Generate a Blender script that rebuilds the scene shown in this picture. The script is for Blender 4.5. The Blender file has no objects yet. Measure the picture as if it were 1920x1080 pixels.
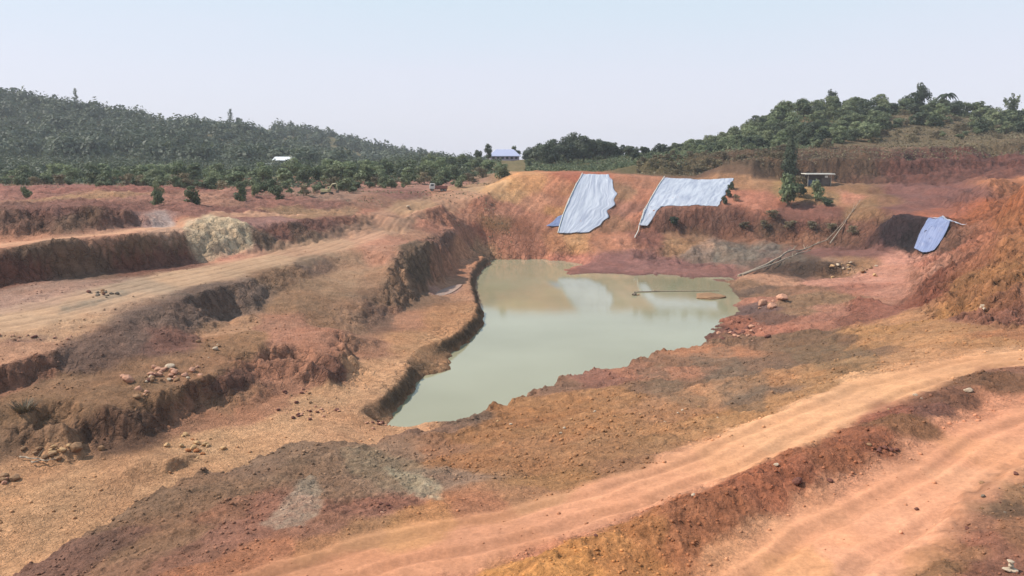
import bpy, math, random
import numpy as np
from mathutils.geometry import delaunay_2d_cdt
from mathutils import Vector, Matrix
random.seed(7)
RNG = np.random.default_rng(11)
C = bpy.context.scene.collection

# ------------------------------------------------------------------ camera
U = 1.5                     # metres per survey unit
H = 13.0 * U                # eye height over the pond
F = 1507.0                  # focal length in photo pixels (1920 wide)
PITCH = math.radians(9.23)
CP, SP = math.cos(PITCH), math.sin(PITCH)

def ray(px, py):
    r = (px - 960.0) / F; v = (540.0 - py) / F
    return np.array([r, CP + SP * v, -SP + CP * v])

def PZ(px, py, z):
    d = ray(px, py); t = (z * U - H) / d[2]
    return (d[0] * t, d[1] * t, z * U)

def PD(px, py, D):
    d = ray(px, py); t = D * U / d[1]
    return (d[0] * t, d[1] * t, H + d[2] * t)

cam = bpy.data.cameras.new('camera')
co = bpy.data.objects.new('camera', cam); C.objects.link(co)
co.location = (0, 0, H)
co.rotation_euler = (math.pi / 2 - PITCH, 0, 0)
cam.sensor_width = 36.0
cam.lens = 36.0 * F / 1920.0
cam.clip_start = 0.5; cam.clip_end = 20000
bpy.context.scene.camera = co

# ------------------------------------------------------------------ noise
_pr = np.random.default_rng(99)
_PERM = _pr.permutation(4096).astype(np.int32)
_PERM = np.concatenate([_PERM, _PERM])
_GA = _pr.uniform(0, 2 * math.pi, 4096)
_GX = np.cos(_GA).astype(np.float32); _GY = np.sin(_GA).astype(np.float32)
def gn(x, y, seed=0):
    """gradient noise, about -1..1"""
    x, y = np.broadcast_arrays(np.asarray(x, float), np.asarray(y, float))
    x0 = np.floor(x); y0 = np.floor(y)
    fx = (x - x0).astype(np.float32); fy = (y - y0).astype(np.float32)
    ix = (x0.astype(np.int64) & 4095).astype(np.int32); iy = (y0.astype(np.int64) & 4095).astype(np.int32)
    u = fx * fx * fx * (fx * (fx * 6 - 15) + 10); v = fy * fy * fy * (fy * (fy * 6 - 15) + 10)
    p0 = _PERM[(ix + seed * 131) & 4095]; p1 = _PERM[(ix + 1 + seed * 131) & 4095]
    iy1 = (iy + 1) & 4095
    def g(p, b, dx, dy):
        k = _PERM[p + b]; return _GX[k] * dx + _GY[k] * dy
    n0 = g(p0, iy, fx, fy); n1 = g(p1, iy, fx - 1, fy)
    m0 = g(p0, iy1, fx, fy - 1); m1 = g(p1, iy1, fx - 1, fy - 1)
    a = n0 + u * (n1 - n0); b = m0 + u * (m1 - m0)
    return 1.5 * (a + v * (b - a))
def fbm(x, y, oct=4, seed=0, gain=0.5):
    s = 0; a = 1.0; f = 1.0
    for k in range(oct):
        s = s + a * gn(x * f + 17.3 * k, y * f - 9.1 * k, seed + k); a *= gain; f *= 2.03
    return s

# ------------------------------------------------------------------ survey points
PTS = []
def add(p): PTS.append(p)
def L(s, mode='z', step=12, back=None):
    """polyline of (px,py,z) or (px,py,D); resampled; back=(distance,z) adds the far foot of a crest"""
    q = [tuple(float(a) for a in t.split(',')) for t in s.split(';') if t.strip()]
    out = []
    for i, a in enumerate(q):
        if i == 0: out.append(a); continue
        b = q[i - 1]; n = max(1, int(math.hypot(a[0] - b[0], a[1] - b[1]) / step))
        for k in range(1, n + 1):
            t = k / n; out.append(tuple(b[j] * (1 - t) + a[j] * t for j in range(3)))
    for o in out:
        p = PZ(*o) if mode == 'z' else PD(*o)
        add(p)
        if back:
            d = math.hypot(p[0], p[1]); k = (d + back[0] * U) / d
            add((p[0] * k, p[1] * k, back[1] * U))

# --- pond, left bank (top lip then foot)
L('660,781,.9; 700,757,.9; 745,727,.9; 783,702,.9; 800,668,1; 825,655,1; 860,634,1; 880,612,1; 896,592,1; 885,572,1; 884,545,1; 890,520,1; 908,497,1; 918,485,1', step=6)
L('705,792,-.1; 722,788,-.35; 749,764,-.35; 775,735,-.35; 793,710,-.3; 815,702,.05; 835,692,.08; 847,683,0; 838,668,.05; 852,661,-.35; 884,638,-.4; 909,610,-.4; 911,590,-.4; 899,562,-.35; 897,535,-.35; 903,517,-.35; 924,494,-.3', step=6)
L('800,695,.35; 815,680,.4; 830,680,.25; 805,675,.7')
L('730,800,-.8; 800,725,-.8; 865,685,-.8; 925,600,-.8; 910,540,-.8; 940,500,-.8')
# north and east shore
L('925,490,0; 960,486,0; 1010,488,0; 1055,488,0; 1068,505,0; 1075,516,0; 1095,514,0; 1160,512,0; 1200,520,0; 1260,522,0; 1330,522,0; 1372,520,0; 1378,545,0; 1400,565,.02; 1385,590,.0; 1350,612,0; 1333,628,0; 1322,645,0')
L('940,500,-.8; 1050,498,-.8; 1070,530,-.8; 1250,535,-.8; 1340,560,-.5; 1330,600,-.8; 1200,640,-1; 1000,620,-1; 1000,720,-1; 860,760,-.8; 1050,560,-1')
for py_ in range(500, 780, 12):
    for px_ in range(700, 1380, 26):
        lo = np.interp(py_, [500, 540, 600, 640, 680, 720, 770], [935, 915, 930, 905, 860, 815, 770]); hi = np.interp(py_, [500, 530, 540, 600, 640, 680, 720, 770], [1055, 1060, 1340, 1310, 1250, 1130, 1010, 890])
        if lo < px_ < hi: L('%d,%d,-.8' % (px_, py_))
# near bank crest, from the bottom left corner to the right end of the pond
L('-120,1150,4.8; 20,1072,4.6; 90,1035,4.5; 150,1008,4.3; 250,958,4.0; 330,915,3.8; 385,885,3.6; 420,884,3.5; 470,862,3.4; 500,850,3.4', back=(2.6, 1.2))
L('530,838,3.3; 570,829,3.3; 620,826,3.2; 680,836,2.9; 720,828,2.8', back=(2.8, 1.0))
L('760,811,2.7; 800,808,2.5; 850,789,2.3; 890,780,2.1', back=(2.4, .3))
L('915,768,2.0; 935,757,2.0; 985,744,1.8; 1030,722,1.6; 1060,706,1.5; 1120,690,1.3; 1180,683,1.1; 1240,657,1.0; 1300,650,.9', back=(2.2, -.7))
L('1180,690,1.0; 1250,668,1; 1330,646,.8; 1360,625,.8; 1400,618,.8; 1400,605,.3')
L('700,792,.15; 760,792,.05; 850,790,.05')
# mud flat
L('-200,900,1.7; 0,900,1.5; 100,880,1.4; 240,860,1.35; 300,840,1.3')
L('-200,1000,1.4; 0,1000,1.3; 120,985,1.2; 220,930,1.2; 330,890,1.15')
L('-60,1045,1.3; 60,1020,1.2; 400,850,1.1; 460,835,1.05; 560,815,1.0; 650,808,.8; 700,803,.5; 790,797,.3')
L('440,790,1.1; 520,740,1.1; 600,720,1.1; 640,740,1.0; 600,780,1.0; 520,800,1.0')
L('700,680,1.1; 720,640,1.15; 780,600,1.15; 830,560,1.1; 840,590,1.1; 780,640,1.05; 740,690,1.0')
L('870,520,1.05; 880,480,1.1; 900,465,1.3; 850,500,1.1; 830,530,1.1; 845,545,.95')
# step in the mud flat
L('185,912,1.35; 215,895,1.5; 250,868,1.55; 300,858,1.6; 345,862,1.55; 370,850,1.4', step=12)
L('190,925,1.2; 230,920,1.2; 290,895,1.2; 330,885,1.15; 370,866,1.1', step=12)
# scarp below the brown shelf
L('-150,815,2.0; 0,818,2.0; 60,805,2.15; 80,798,2.45; 150,783,2.5; 240,764,2.5; 290,738,2.5; 370,716,2.45; 430,690,2.4; 500,673,2.25; 545,670,2.2; 595,690,1.95; 640,666,1.95; 656,628,2.0', step=7)
L('-150,850,1.85; 0,850,1.8; 60,838,1.65; 95,828,1.5; 130,834,1.4; 230,830,1.4; 270,820,1.4; 340,792,1.25; 400,752,1.2; 480,712,1.2; 545,690,1.25; 600,710,1.15; 645,694,1.1; 668,650,1.15', step=7)
# brown shelf and pink block
L('-150,770,2.6; 0,775,2.6; 150,745,2.7; 250,715,2.7; 330,690,2.65; 430,665,2.5; 520,650,2.35; 600,655,2.2; 640,635,2.1')
L('500,605,2.5; 560,610,2.45; 640,618,2.3; 495,640,2.6; 560,640,2.4')
L('400,640,2.6; 450,620,2.6; 440,595,2.5; 400,610,2.5; 480,590,2.6; 370,640,2.6')
L('495,575,2.9; 510,592,2.5; 560,603,2.4', step=12)
# road embankment
L('-200,760,3.5; 0,689,3.7; 50,672,3.8; 100,655,3.85; 150,632,3.9; 200,609,4.0; 260,589,4.1; 330,565,4.25; 400,545,4.35; 470,522,4.4; 520,500,4.5; 600,478,4.55; 660,468,4.6')
L('-200,800,2.8; 0,732,2.8; 60,722,2.85; 100,708,2.85; 180,700,2.8; 240,690,2.8; 300,665,2.8; 350,645,2.75; 380,615,2.8; 410,600,2.9; 470,590,3.0; 490,560,3.2; 540,545,3.3; 600,515,3.5; 660,500,3.6')
L('600,545,2.95; 660,530,3.0; 700,500,3.5; 560,580,2.75; 640,580,2.4; 690,545,2.7')
# broken rock ridge west of the puddle
L('858,474,2.4; 852,455,3.7; 820,456,4.4; 780,465,4.7; 745,480,4.3; 728,505,3.6; 722,535,2.75; 700,560,2.3; 660,590,2.1; 650,605,2.0', step=7)
L('862,488,1.5; 845,505,1.4; 820,522,1.3; 800,545,1.25; 775,570,1.2; 740,595,1.2; 700,612,1.25; 680,630,1.2', step=7)
L('870,460,98; 875,475,94; 880,489,91; 890,450,101; 900,462,101.5', 'D')
# wide haul road
L('-250,585,4.5; 0,541,4.6; 100,523,4.65; 200,510,4.65; 330,494,4.7; 370,489,4.7; 480,480,4.75; 560,460,4.85; 640,444,5.0; 700,430,5.3')
L('-250,640,4.2; 0,610,4.3; 150,570,4.4; 300,535,4.5; 450,500,4.6; 600,465,4.75; 700,452,4.9; 740,455,4.7')
L('720,440,5.1; 750,415,5.6; 780,400,6.0; 830,380,7.0; 900,362,8.0; 700,420,5.6; 730,402,6.2; 790,378,7.2; 860,358,8.3; 930,345,9.0')
L('740,440,4.6; 770,415,5.2; 800,425,4.8; 850,425,4.6; 830,440,4.2; 760,455,4.3')
# cliff A (dark, left) and strip road on top
L('-250,498,52; 0,468,53.3; 60,460,55; 100,455,56; 200,447,59.5; 300,438,63; 340,433,65; 360,430,66', 'D', 14)
L('-250,488,54; 0,455,57; 150,441,61; 260,427,65; 320,425,67; 350,415,70; 385,412,73', 'D', 16)
# pale heap
L('345,440,66; 365,410,70; 390,402,71.5; 405,408,71.5; 430,412,72; 455,420,72; 475,430,72', 'D', 8)
L('385,400,73; 430,410,74.5; 475,425,75', 'D', 14, )
L('400,440,68.5; 440,445,69; 420,470,66', 'D', 8)
L('375,488,4.75; 420,484,4.75; 470,478,4.8', step=12)
# wall right of the heap
L('490,424,76; 560,415,80; 620,410,86; 690,398,94', 'D', 12)
L('480,474,71.5; 560,457,78; 640,441,84; 690,430,88', 'D', 12)
# cliff B
L('-250,400,56; 0,391,61; 100,387,63; 200,389,66; 260,398,69; 300,402,71; 325,412,70.5', 'D', 14)
L('-250,460,54; 0,449,58; 100,443,60.5; 200,434,63.5; 262,424,67; 290,430,67; 330,425,69', 'D', 14)
L('-250,380,80; 0,372,80; 150,376,75; 300,390,75; 420,397,77; 520,405,84; 640,395,95; 700,385,100', 'D', 30)
L('-300,352,100; 0,350,100; 200,356,95; 350,372,88; 500,380,92; 620,380,98; 700,366,105; 800,362,112', 'D', 30)
L('-400,345,130; 0,342,125; 200,346,118; 400,352,112; 600,355,112; 700,348,122; 800,344,128; 880,341,130; 930,338,128', 'D', 40)
# far wall with the sheets
L('905,372,110; 925,352,115; 960,330,121; 1000,325,122; 1050,325,122; 1100,326,122; 1150,328,122; 1200,331,121.5; 1250,333,121; 1320,335,121; 1380,336,120; 1430,338,119; 1500,346,117; 1560,346,116', 'D', 8)
L('905,396,108.5; 940,410,108; 980,425,107.5; 1020,436,107; 1060,444,106.5; 1110,443,106.5; 1160,440,107; 1195,433,108', 'D', 8)
L('1205,400,110; 1250,394,109.6; 1300,393,109; 1350,392,109; 1380,388,108.6; 1420,392,107.8; 1450,412,105.5; 1500,414,104; 1560,412,103; 1620,408,100', 'D', 8)
L('1200,434,107.8; 1250,437,107.3; 1300,440,106.9; 1380,446,106; 1450,450,103.6; 1550,455,100.6; 1600,460,96; 1640,467,88.5', 'D', 10)
L('960,322,129; 1100,322,129; 1250,328,129; 1400,332,128; 1500,340,124; 1600,342,122', 'D', 30)
# bank between wall and pond
L('860,418,104; 900,420,106; 950,428,106; 1000,441,105.5; 1040,449,105; 1100,456,104', 'D', 10)
L('860,440,102; 900,448,103.5; 950,455,103.8; 1000,462,103.5; 1060,470,102.5', 'D', 10)
L('900,470,101.5; 960,475,102; 1020,476,102; 1060,480,101', 'D', 10)
L('1080,500,.7; 1070,508,.5')
L('1100,464,101.5; 1150,462,102; 1200,457,103', 'D', 10)
L('1110,482,98; 1150,486,97; 1200,490,97; 1250,491,97.5; 1330,495,96', 'D', 14)
L('1200,505,.3; 1300,512,.25; 1340,510,.3')
L('1210,460,102.5; 1260,463,102; 1330,465,101; 1400,470,98.5; 1450,478,94', 'D', 8)
L('1215,479,100.5; 1280,487,98.8; 1330,497,95; 1400,503,91; 1440,508,89', 'D', 8)
# east flats
L('1390,530,.5; 1430,520,.8; 1450,540,.6; 1500,528,.9; 1600,528,1.1; 1620,520,1.3')
L('1400,555,.4; 1440,575,.7; 1500,560,1.0; 1540,545,1.0; 1430,590,.6; 1500,590,1.0; 1560,570,1.2')
L('1475,499,87.5; 1520,492,85; 1580,494,84; 1620,490,84; 1660,481,83.5; 1700,482,82.5', 'D', 8)
L('1470,512,86; 1500,524,82.3; 1540,525,82; 1580,518,83; 1640,510,83', 'D', 8)
L('1700,472,85; 1660,471,86; 1560,474,89; 1480,479,91.5', 'D')
L('1700,510,1.9; 1750,520,2.1; 1640,540,1.6; 1700,560,2.1; 1650,580,2.0; 1740,590,2.7')
L('1600,555,2.6; 1640,558,2.9; 1680,580,3.0; 1670,600,3.0', step=12)
L('1590,575,1.7; 1560,600,1.8; 1600,612,2.3; 1560,625,2.4')
L('1450,640,1.7; 1500,625,2.0; 1450,610,1.0; 1400,640,1.3; 1520,660,2.6')
# slope down from the haul road to the pond
L('600,900,3.9; 700,895,3.9; 850,860,3.6; 1000,820,3.2; 1150,775,2.9; 1300,725,2.6; 1400,700,2.6; 1500,680,3.0; 1600,650,3.6; 1700,620,4.2; 1750,600,4.5')
L('300,1000,5.0; 450,950,4.7; 600,950,4.8; 750,935,4.8; 900,915,4.9; 1050,880,4.6; 1200,820,4.2; 1350,770,4.1; 1450,730,4.1; 1600,680,4.8')
L('950,760,1.9; 1060,740,2.0; 1180,710,1.7; 1300,680,1.6; 1400,665,1.8')
# haul road (pale) and track edges
L('-200,1300,6.0; 300,1080,5.6; 560,990,5.3; 750,965,5.3; 930,945,5.3; 1130,893,5.4; 1290,848,5.5; 1400,800,5.6; 1500,755,5.7; 1600,715,5.8; 1700,688,5.9; 1800,672,6.1; 1920,655,6.3; 2100,640,6.5')
L('400,1180,5.9; 700,1120,5.8; 900,1068,5.7; 1100,998,5.6; 1200,958,5.65; 1370,892,5.7; 1480,842,5.8; 1560,803,5.85; 1640,768,5.9; 1720,732,6.0; 1800,705,6.1; 1870,688,6.2; 2000,690,6.4; 2200,690,6.6')
# berm between the tracks
L('600,1260,6.2; 900,1150,6.25; 1000,1075,6.2; 1120,1019,6.2; 1220,977,6.25; 1380,914,6.3; 1500,864,6.35; 1600,824,6.4; 1700,778,6.42; 1780,743,6.45; 1860,705,6.5; 1950,712,6.5; 2050,720,6.6')
L('800,1400,6.2; 1100,1150,6.0; 1240,1075,6.0; 1330,1030,6.05; 1430,980,6.05; 1560,910,6.1; 1700,845,6.2; 1800,785,6.3; 1900,725,6.4; 1960,760,6.5; 2100,760,6.6')
L('1300,1300,6.4; 1500,1150,6.3; 1600,1080,6.25; 1700,1020,6.25; 1800,930,6.3; 1900,850,6.4; 2050,800,6.6')
L('1600,1300,6.6; 1680,1120,6.4; 1740,1050,6.5; 1780,1000,6.6; 1830,930,6.6; 1900,880,6.6; 2000,860,6.8; 2150,830,6.9')
L('1800,1200,6.9; 1850,1050,6.9; 1920,970,6.9; 2050,950,7.1')
# right flank: ground from the haul road to the orange mound
L('1750,650,5.4; 1850,635,5.7; 1950,625,6.1; 2100,610,6.6')
L('1740,600,46; 1748,570,52; 1752,540,60; 1758,505,70; 1775,480,76; 1800,445,79', 'D', 12)
L('1775,600,45; 1790,560,50; 1800,520,57; 1810,480,66; 1815,450,74; 1820,435,80', 'D', 14)
L('1850,590,42; 1870,540,46; 1888,500,50', 'D', 20)
L('1920,600,38; 1920,540,44; 1920,480,50; 2000,500,45; 2050,560,40; 2200,500,42; 2300,400,55', 'D', 30)
L('1845,352,93; 1846,380,88; 1850,400,85; 1856,425,79; 1862,445,74; 1880,480,63', 'D', 8)
L('1866,348,81; 1872,365,75; 1878,380,70; 1883,400,66; 1885,420,62; 1895,460,54', 'D', 8)
L('1900,350,76; 1960,350,70; 2050,340,70; 2200,330,70', 'D', 20)
L('1830,352,94; 1826,380,90; 1825,405,85', 'D', 14)
# hollow with the blue sheet
L('1655,406,91; 1680,406,90; 1710,410,88.5; 1735,413,87; 1765,416,85; 1800,428,81.5', 'D', 9)
L('1640,466,87; 1670,468,86; 1700,468,85; 1718,474,83; 1748,480,80; 1760,482,78', 'D', 9)
L('1450,398,109; 1520,398,107.5; 1600,393,104.5; 1650,395,98; 1720,402,93; 1780,412,89; 1820,420,86', 'D', 20)
L('1480,372,113; 1560,372,111; 1640,370,107; 1700,375,103; 1780,385,98; 1820,395,90', 'D', 20)
L('1640,345,114; 1700,350,112; 1780,345,108; 1850,340,100; 1920,330,98; 2000,320,98', 'D', 24)
# upper right benches
L('1200,326,127.5; 1300,330,126; 1400,333,125; 1500,338,124; 1600,338,123; 1700,328,122; 1800,322,122; 1920,315,120; 2100,300,118', 'D', 24)
L('1200,308,129; 1300,303,128; 1400,300,127.2; 1500,300,126.2; 1600,298,125.4; 1700,303,124.6; 1800,302,124.2; 1920,296,122.5; 2100,280,121', 'D', 12)
L('1200,306,134; 1400,297,133; 1600,293,131.5; 1700,298,130; 1800,297,129.5; 1920,290,128.5; 2100,274,127', 'D', 20)
L('1250,293,137; 1350,288,137; 1450,284,136; 1600,281,133.4; 1700,283,132; 1800,277,131.4; 1920,267,130.4; 2100,250,129', 'D', 12)
# right hill
L('1260,295,155; 1330,280,160; 1390,260,165; 1440,238,170; 1490,212,175; 1550,196,182; 1620,208,180; 1690,205,178; 1760,205,178; 1850,222,176; 1920,230,176; 2050,240,176; 2300,260,180', 'D', 24)
L('1400,275,155; 1500,255,157; 1600,245,157; 1700,235,156; 1800,240,155; 1900,255,152; 2100,250,150', 'D', 30)
# small central rise and the roof knoll
L('880,315,160; 920,302,185; 950,300,195; 990,305,190; 1040,300,190; 1080,292,195; 1130,298,195; 1180,308,200; 1230,312,200', 'D', 30)
L('870,330,145; 950,326,150; 1000,322,150; 1100,320,150; 1200,318,150', 'D', 30)
# left hills
L('-400,215,330; -150,190,335; 0,188,330; 100,202,330; 200,222,330; 260,234,335; 350,240,335; 436,240,335; 460,258,337; 490,282,340; 560,300,340; 640,308,335', 'D', 30)
L('430,262,430; 490,246,436; 540,236,440; 600,248,440; 700,275,440; 780,296,430; 850,308,430; 950,315,430', 'D', 30)
L('-400,300,230; 0,300,220; 200,305,215; 400,312,210; 600,318,205; 750,325,190; 830,328,180', 'D', 40)
for x, y, z in [(-500, 0, 6.5), (-200, -60, 6.5), (-60, -30, 6.3), (0, -30, 6.8), (0, -4, 6.6), (8, 4, 6.8), (-12, 4, 6.4), (60, -30, 7.2), (200, -60, 8), (500, 0, 10), (100, 40, 9), (180, 100, 12),
                (-60, 20, 4), (-120, 60, 8), (-260, 150, 12), (-600, 400, 20), (600, 400, 16), (300, 200, 15), (-700, 800, 8), (700, 800, 8), (0, 700, 7), (-200, 600, 8), (250, 600, 8), (-4000, 4200, 4), (4000, 4200, 4), (0, 4200, 4), (-4000, -200, 4), (4000, -200, 4), (0, 1500, 6)]:
    add((x * U, y * U, z * U))

P = np.array(PTS)
# drop near-duplicates
key = {}
keep = []
for i, p in enumerate(P):
    q = 0.004 * math.hypot(p[0], p[1]) + .02
    k = (round(p[0] / q), round(p[1] / q))
    if k in key: continue
    key[k] = 1; keep.append(i)
P = P[keep]
res = delaunay_2d_cdt([Vector((p[0], p[1])) for p in P], [], [], 0, 1e-6)
tv = np.array([[v.x, v.y] for v in res[0]])
tz = np.array([P[o[0]][2] if o else 0.0 for o in res[3]])
tris = [f for f in res[2] if len(f) == 3]

# ------------------------------------------------------------------ terrain lattice (finer where the camera stands)
NC = 1150
SMAX = 0.80
CY = 15.0
ys = list(np.arange(-12, 8, .35))
y = ys[-1] + .1
while y < 900:
    ys.append(y); y += .0042 * (y + 6)
while y < 2400:
    ys.append(y); y += .05 * y
ys = np.array(ys); NR = len(ys)
ss = np.linspace(-SMAX, SMAX, NC); DS = ss[1] - ss[0]
X = ss[None, :] * (ys[:, None] + CY)
Y = np.repeat(ys[:, None], NC, 1)

# tin raster
Z0 = np.zeros((NR, NC)); filled = np.zeros((NR, NC), bool)
for f in tris:
    a, b, c = f
    (x0, y0), (x1, y1), (x2, y2) = tv[a], tv[b], tv[c]
    r0 = np.searchsorted(ys, min(y0, y1, y2)) ; r1 = np.searchsorted(ys, max(y0, y1, y2), 'right')
    r0 = max(r0, 0)
    if r1 <= r0: continue
    sv = [x / (max(yy, -13.5) + CY) for x, yy in ((x0, y0), (x1, y1), (x2, y2))]
    c0 = int(max(0, (min(sv) + SMAX) / DS - 1)); c1 = int(min(NC, (max(sv) + SMAX) / DS + 2))
    if c1 <= c0: continue
    xx = X[r0:r1, c0:c1]; yy = Y[r0:r1, c0:c1]
    den = (y1 - y2) * (x0 - x2) + (x2 - x1) * (y0 - y2)
    if abs(den) < 1e-12: continue
    w0 = ((y1 - y2) * (xx - x2) + (x2 - x1) * (yy - y2)) / den
    w1 = ((y2 - y0) * (xx - x2) + (x0 - x2) * (yy - y2)) / den
    w2 = 1 - w0 - w1
    m = (w0 >= -1e-6) & (w1 >= -1e-6) & (w2 >= -1e-6)
    Z0[r0:r1, c0:c1][m] = (w0 * tz[a] + w1 * tz[b] + w2 * tz[c])[m]
    filled[r0:r1, c0:c1] |= m

def blur(A, n=1):
    for _ in range(n):
        A = A.copy()
        A[1:-1] = (A[:-2] + 2 * A[1:-1] + A[2:]) / 4
        A[:, 1:-1] = (A[:, :-2] + 2 * A[:, 1:-1] + A[:, 2:]) / 4
    return A
Z0 = blur(Z0, 2)

def rowf(yq):
    i = np.clip(np.searchsorted(ys, yq) - 1, 0, NR - 2)
    return i, np.clip((yq - ys[i]) / (ys[i + 1] - ys[i]), 0, 1)
def sample(A, xq, yq):
    xq = np.asarray(xq, float); yq = np.asarray(yq, float)
    i, fy = rowf(yq)
    def at(ii):
        s = np.clip((xq / (ys[ii] + CY) + SMAX) / DS, 0, NC - 1.001)
        j = s.astype(int); f = s - j
        return A[ii, j] * (1 - f) + A[ii, j + 1] * f
    return at(i) * (1 - fy) + at(i + 1) * fy

# ------------------------------------------------------------------ plan-view helpers
def cast(px, py):
    """first point of the survey surface along a sight line"""
    d = ray(px, py)
    t = np.geomspace(8, 3500, 2600)
    z = sample(Z0, d[0] * t, d[1] * t)
    hit = np.nonzero(H + d[2] * t < z)[0]
    k = hit[0] if len(hit) else len(t) - 1
    return d[0] * t[k], d[1] * t[k], z[k]
def pts(s):
    return [tuple(float(a) for a in t.split(',')) for t in s.split(';') if t.strip()]

def polydist(line, xx, yy):
    """distance to a plan polyline, signed side and run along it"""
    best = np.full(xx.shape, 1e9); sd = np.zeros(xx.shape); al = np.zeros(xx.shape); acc = 0
    for (ax, ay), (bx, by) in zip(line[:-1], line[1:]):
        dx, dy = bx - ax, by - ay; l2 = dx * dx + dy * dy; l = math.sqrt(l2)
        t = np.clip(((xx - ax) * dx + (yy - ay) * dy) / l2, 0, 1)
        d = np.hypot(xx - ax - t * dx, yy - ay - t * dy)
        m = d < best
        best = np.where(m, d, best)
        sgn = np.sign(dx * (yy - ay) - dy * (xx - ax))
        sd = np.where(m, sgn * d, sd); al = np.where(m, acc + t * l, al)
        acc += l
    return best, sd, al
def smooth(line, n=3):
    for _ in range(n):
        o = [line[0]]
        for a, b in zip(line[:-1], line[1:]):
            o += [tuple(.75 * a[i] + .25 * b[i] for i in (0, 1)), tuple(.25 * a[i] + .75 * b[i] for i in (0, 1))]
        line = o + [line[-1]]
    return line

# ragged edges: look the survey surface up through a warped plan
Dm = np.sqrt(X * X + Y * Y)
wa = np.clip(Dm / 60.0, .25, 3.0)
far = np.clip((Dm - 180) / 120, 0, 1)
LW = np.clip(np.log(Dm / 20) / math.log(3), 0, 2)      # 0 at 20 m, 1 at 60 m, 2 at 180 m
def mn(sc, ang, seed, oct=3, gain=.6, sy_=None):
    """relief or tone whose grain coarsens with distance: three fixed world scales, cross-faded"""
    sy_ = sy_ or sc
    out = np.zeros(X.shape, np.float32)
    for k, q in enumerate((.35, 1.0, 3.0)):
        w_ = np.clip(1 - np.abs(LW - k), 0, 1)
        r = np.nonzero(w_.max(1) > 0)[0]; sl = slice(r[0], r[-1] + 1)
        out[sl] += w_[sl] * fbm(X[sl] / (sc * q) + ang, Y[sl] / (sy_ * q) - ang, oct, seed + 7 * k, gain)
    return out
calm = 1 - .8 * np.clip((X / U + 8) / 6, 0, 1) * np.clip((42 - X / U) / 6, 0, 1) * np.clip((Y / U - 102) / 3, 0, 1) * np.clip((130 - Y / U) / 3, 0, 1)
wallm = (1 - calm) / .8
def plandist(s_):
    ln_ = smooth([cast(*q)[:2] for q in pts(s_)]); b_, _, _ = polydist(ln_, X, Y); return b_
lip = plandist('640,790; 700,757; 783,702; 800,668; 860,634; 896,592; 885,560; 890,520; 918,485')
lipm = np.clip((4.5 - lip) / 2.5, 0, 1)
calm = calm * (1 - .8 * lipm)
wq = np.clip(Dm / 60.0, .35, 1.8)
wx = .34 * wq * calm * mn(3.0, 0, 3, 4, .55)
wy = .34 * wq * calm * mn(3.0, 40, 23, 4, .55)
Z = sample(Z0, X + wx, Y + wy)
# undercut west bank of the pond: a broken edge of clay standing out of the water
shore = smooth([PZ(a_, b_, 0)[:2] for a_, b_ in ((690, 803), (716, 790), (745, 768), (768, 742), (788, 706), (812, 702), (835, 697), (849, 684), (838, 667), (868, 650), (899, 620), (909, 601), (901, 575), (893, 550), (892, 522), (907, 503), (926, 490))], 1)
ok_ = (Dm > 45) & (Dm < 175) & (X < 2) & (X > -32)
sb, ssd, sal = polydist(shore, np.where(ok_, X, 1e4), Y)
ssd = ssd + .28 * fbm(X / 1.6, Y / 1.6, 4, 801, .6)
tip = np.exp(-((sal - 0) / 1e9) ** 2) * np.clip(1 - np.hypot(X - PZ(820, 685, 0)[0], Y - PZ(820, 685, 0)[1]) / 5, 0, 1)
run = .9 + 4.0 * tip
t_ = np.clip(ssd / run, 0, 1); prof = np.where(ssd < 0, np.maximum(-1.0, ssd * .9), 1.28 * (t_ ** .8))
endw = np.clip(sal / 4, 0, 1) * np.clip((sal[ok_].max() - sal) / 5, 0, 1)
wgt = np.where(ok_, np.clip((5.5 - sb) / 2.5, 0, 1) * endw, 0)
wgt = np.where(ssd < 0, np.where(ok_ & (sb < 3.5), np.clip((3.5 - sb) / 1.0, 0, 1) * endw, 0), wgt)
Z = Z * (1 - wgt) + prof * wgt
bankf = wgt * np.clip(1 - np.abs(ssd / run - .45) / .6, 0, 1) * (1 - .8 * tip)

def slope_of(A):
    gy = np.gradient(A, axis=0) / np.gradient(ys)[:, None]
    gx = np.gradient(A, axis=1) / (DS * (ys[:, None] + CY))
    gy = gy - gx * ss[None, :]
    return gx, gy
gx, gy = slope_of(Z0)
SL = blur(np.hypot(gx, gy), 4)
steep = np.clip((SL - .18) / .5, 0, 1)

# ------------------------------------------------------------------ roads as ruts pressed in the ground
TRACKS = {}
def track(name, s, mode='z'):
    TRACKS[name] = smooth([(PZ(*q) if mode == 'z' else PD(*q))[:2] for q in pts(s)])
track('pale', '-300,1500,6.1; 300,1180,5.9; 700,1040,5.6; 900,1005,5.55; 1100,945,5.5; 1290,885,5.6; 1400,840,5.65; 1500,795,5.7; 1600,752,5.8; 1700,712,5.95; 1800,690,6.1; 1900,672,6.25; 2100,660,6.5')
track('near', '1000,1500,6.4; 1380,1180,6.3; 1540,1060,6.2; 1650,990,6.2; 1745,930,6.25; 1835,865,6.3; 1930,800,6.4; 2080,780,6.6')
track('haul', '-400,650,4.3; 0,600,4.4; 150,565,4.45; 300,530,4.55; 450,498,4.65; 600,463,4.8; 700,432,5.3; 760,402,6.0; 830,378,7.1; 920,350,8.8')
track('strip', '-250,478,7.0; 0,460,7.0; 150,446,7.05; 300,432,7.1; 380,414,7.3; 440,402,7.5; 560,398,7.2')
HW = {'pale': 2.2, 'near': 2.3, 'haul': 5.0, 'strip': 1.6}
roadmask = {}
RUT = np.zeros_like(Z); ROADV = np.zeros_like(Z)
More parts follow.
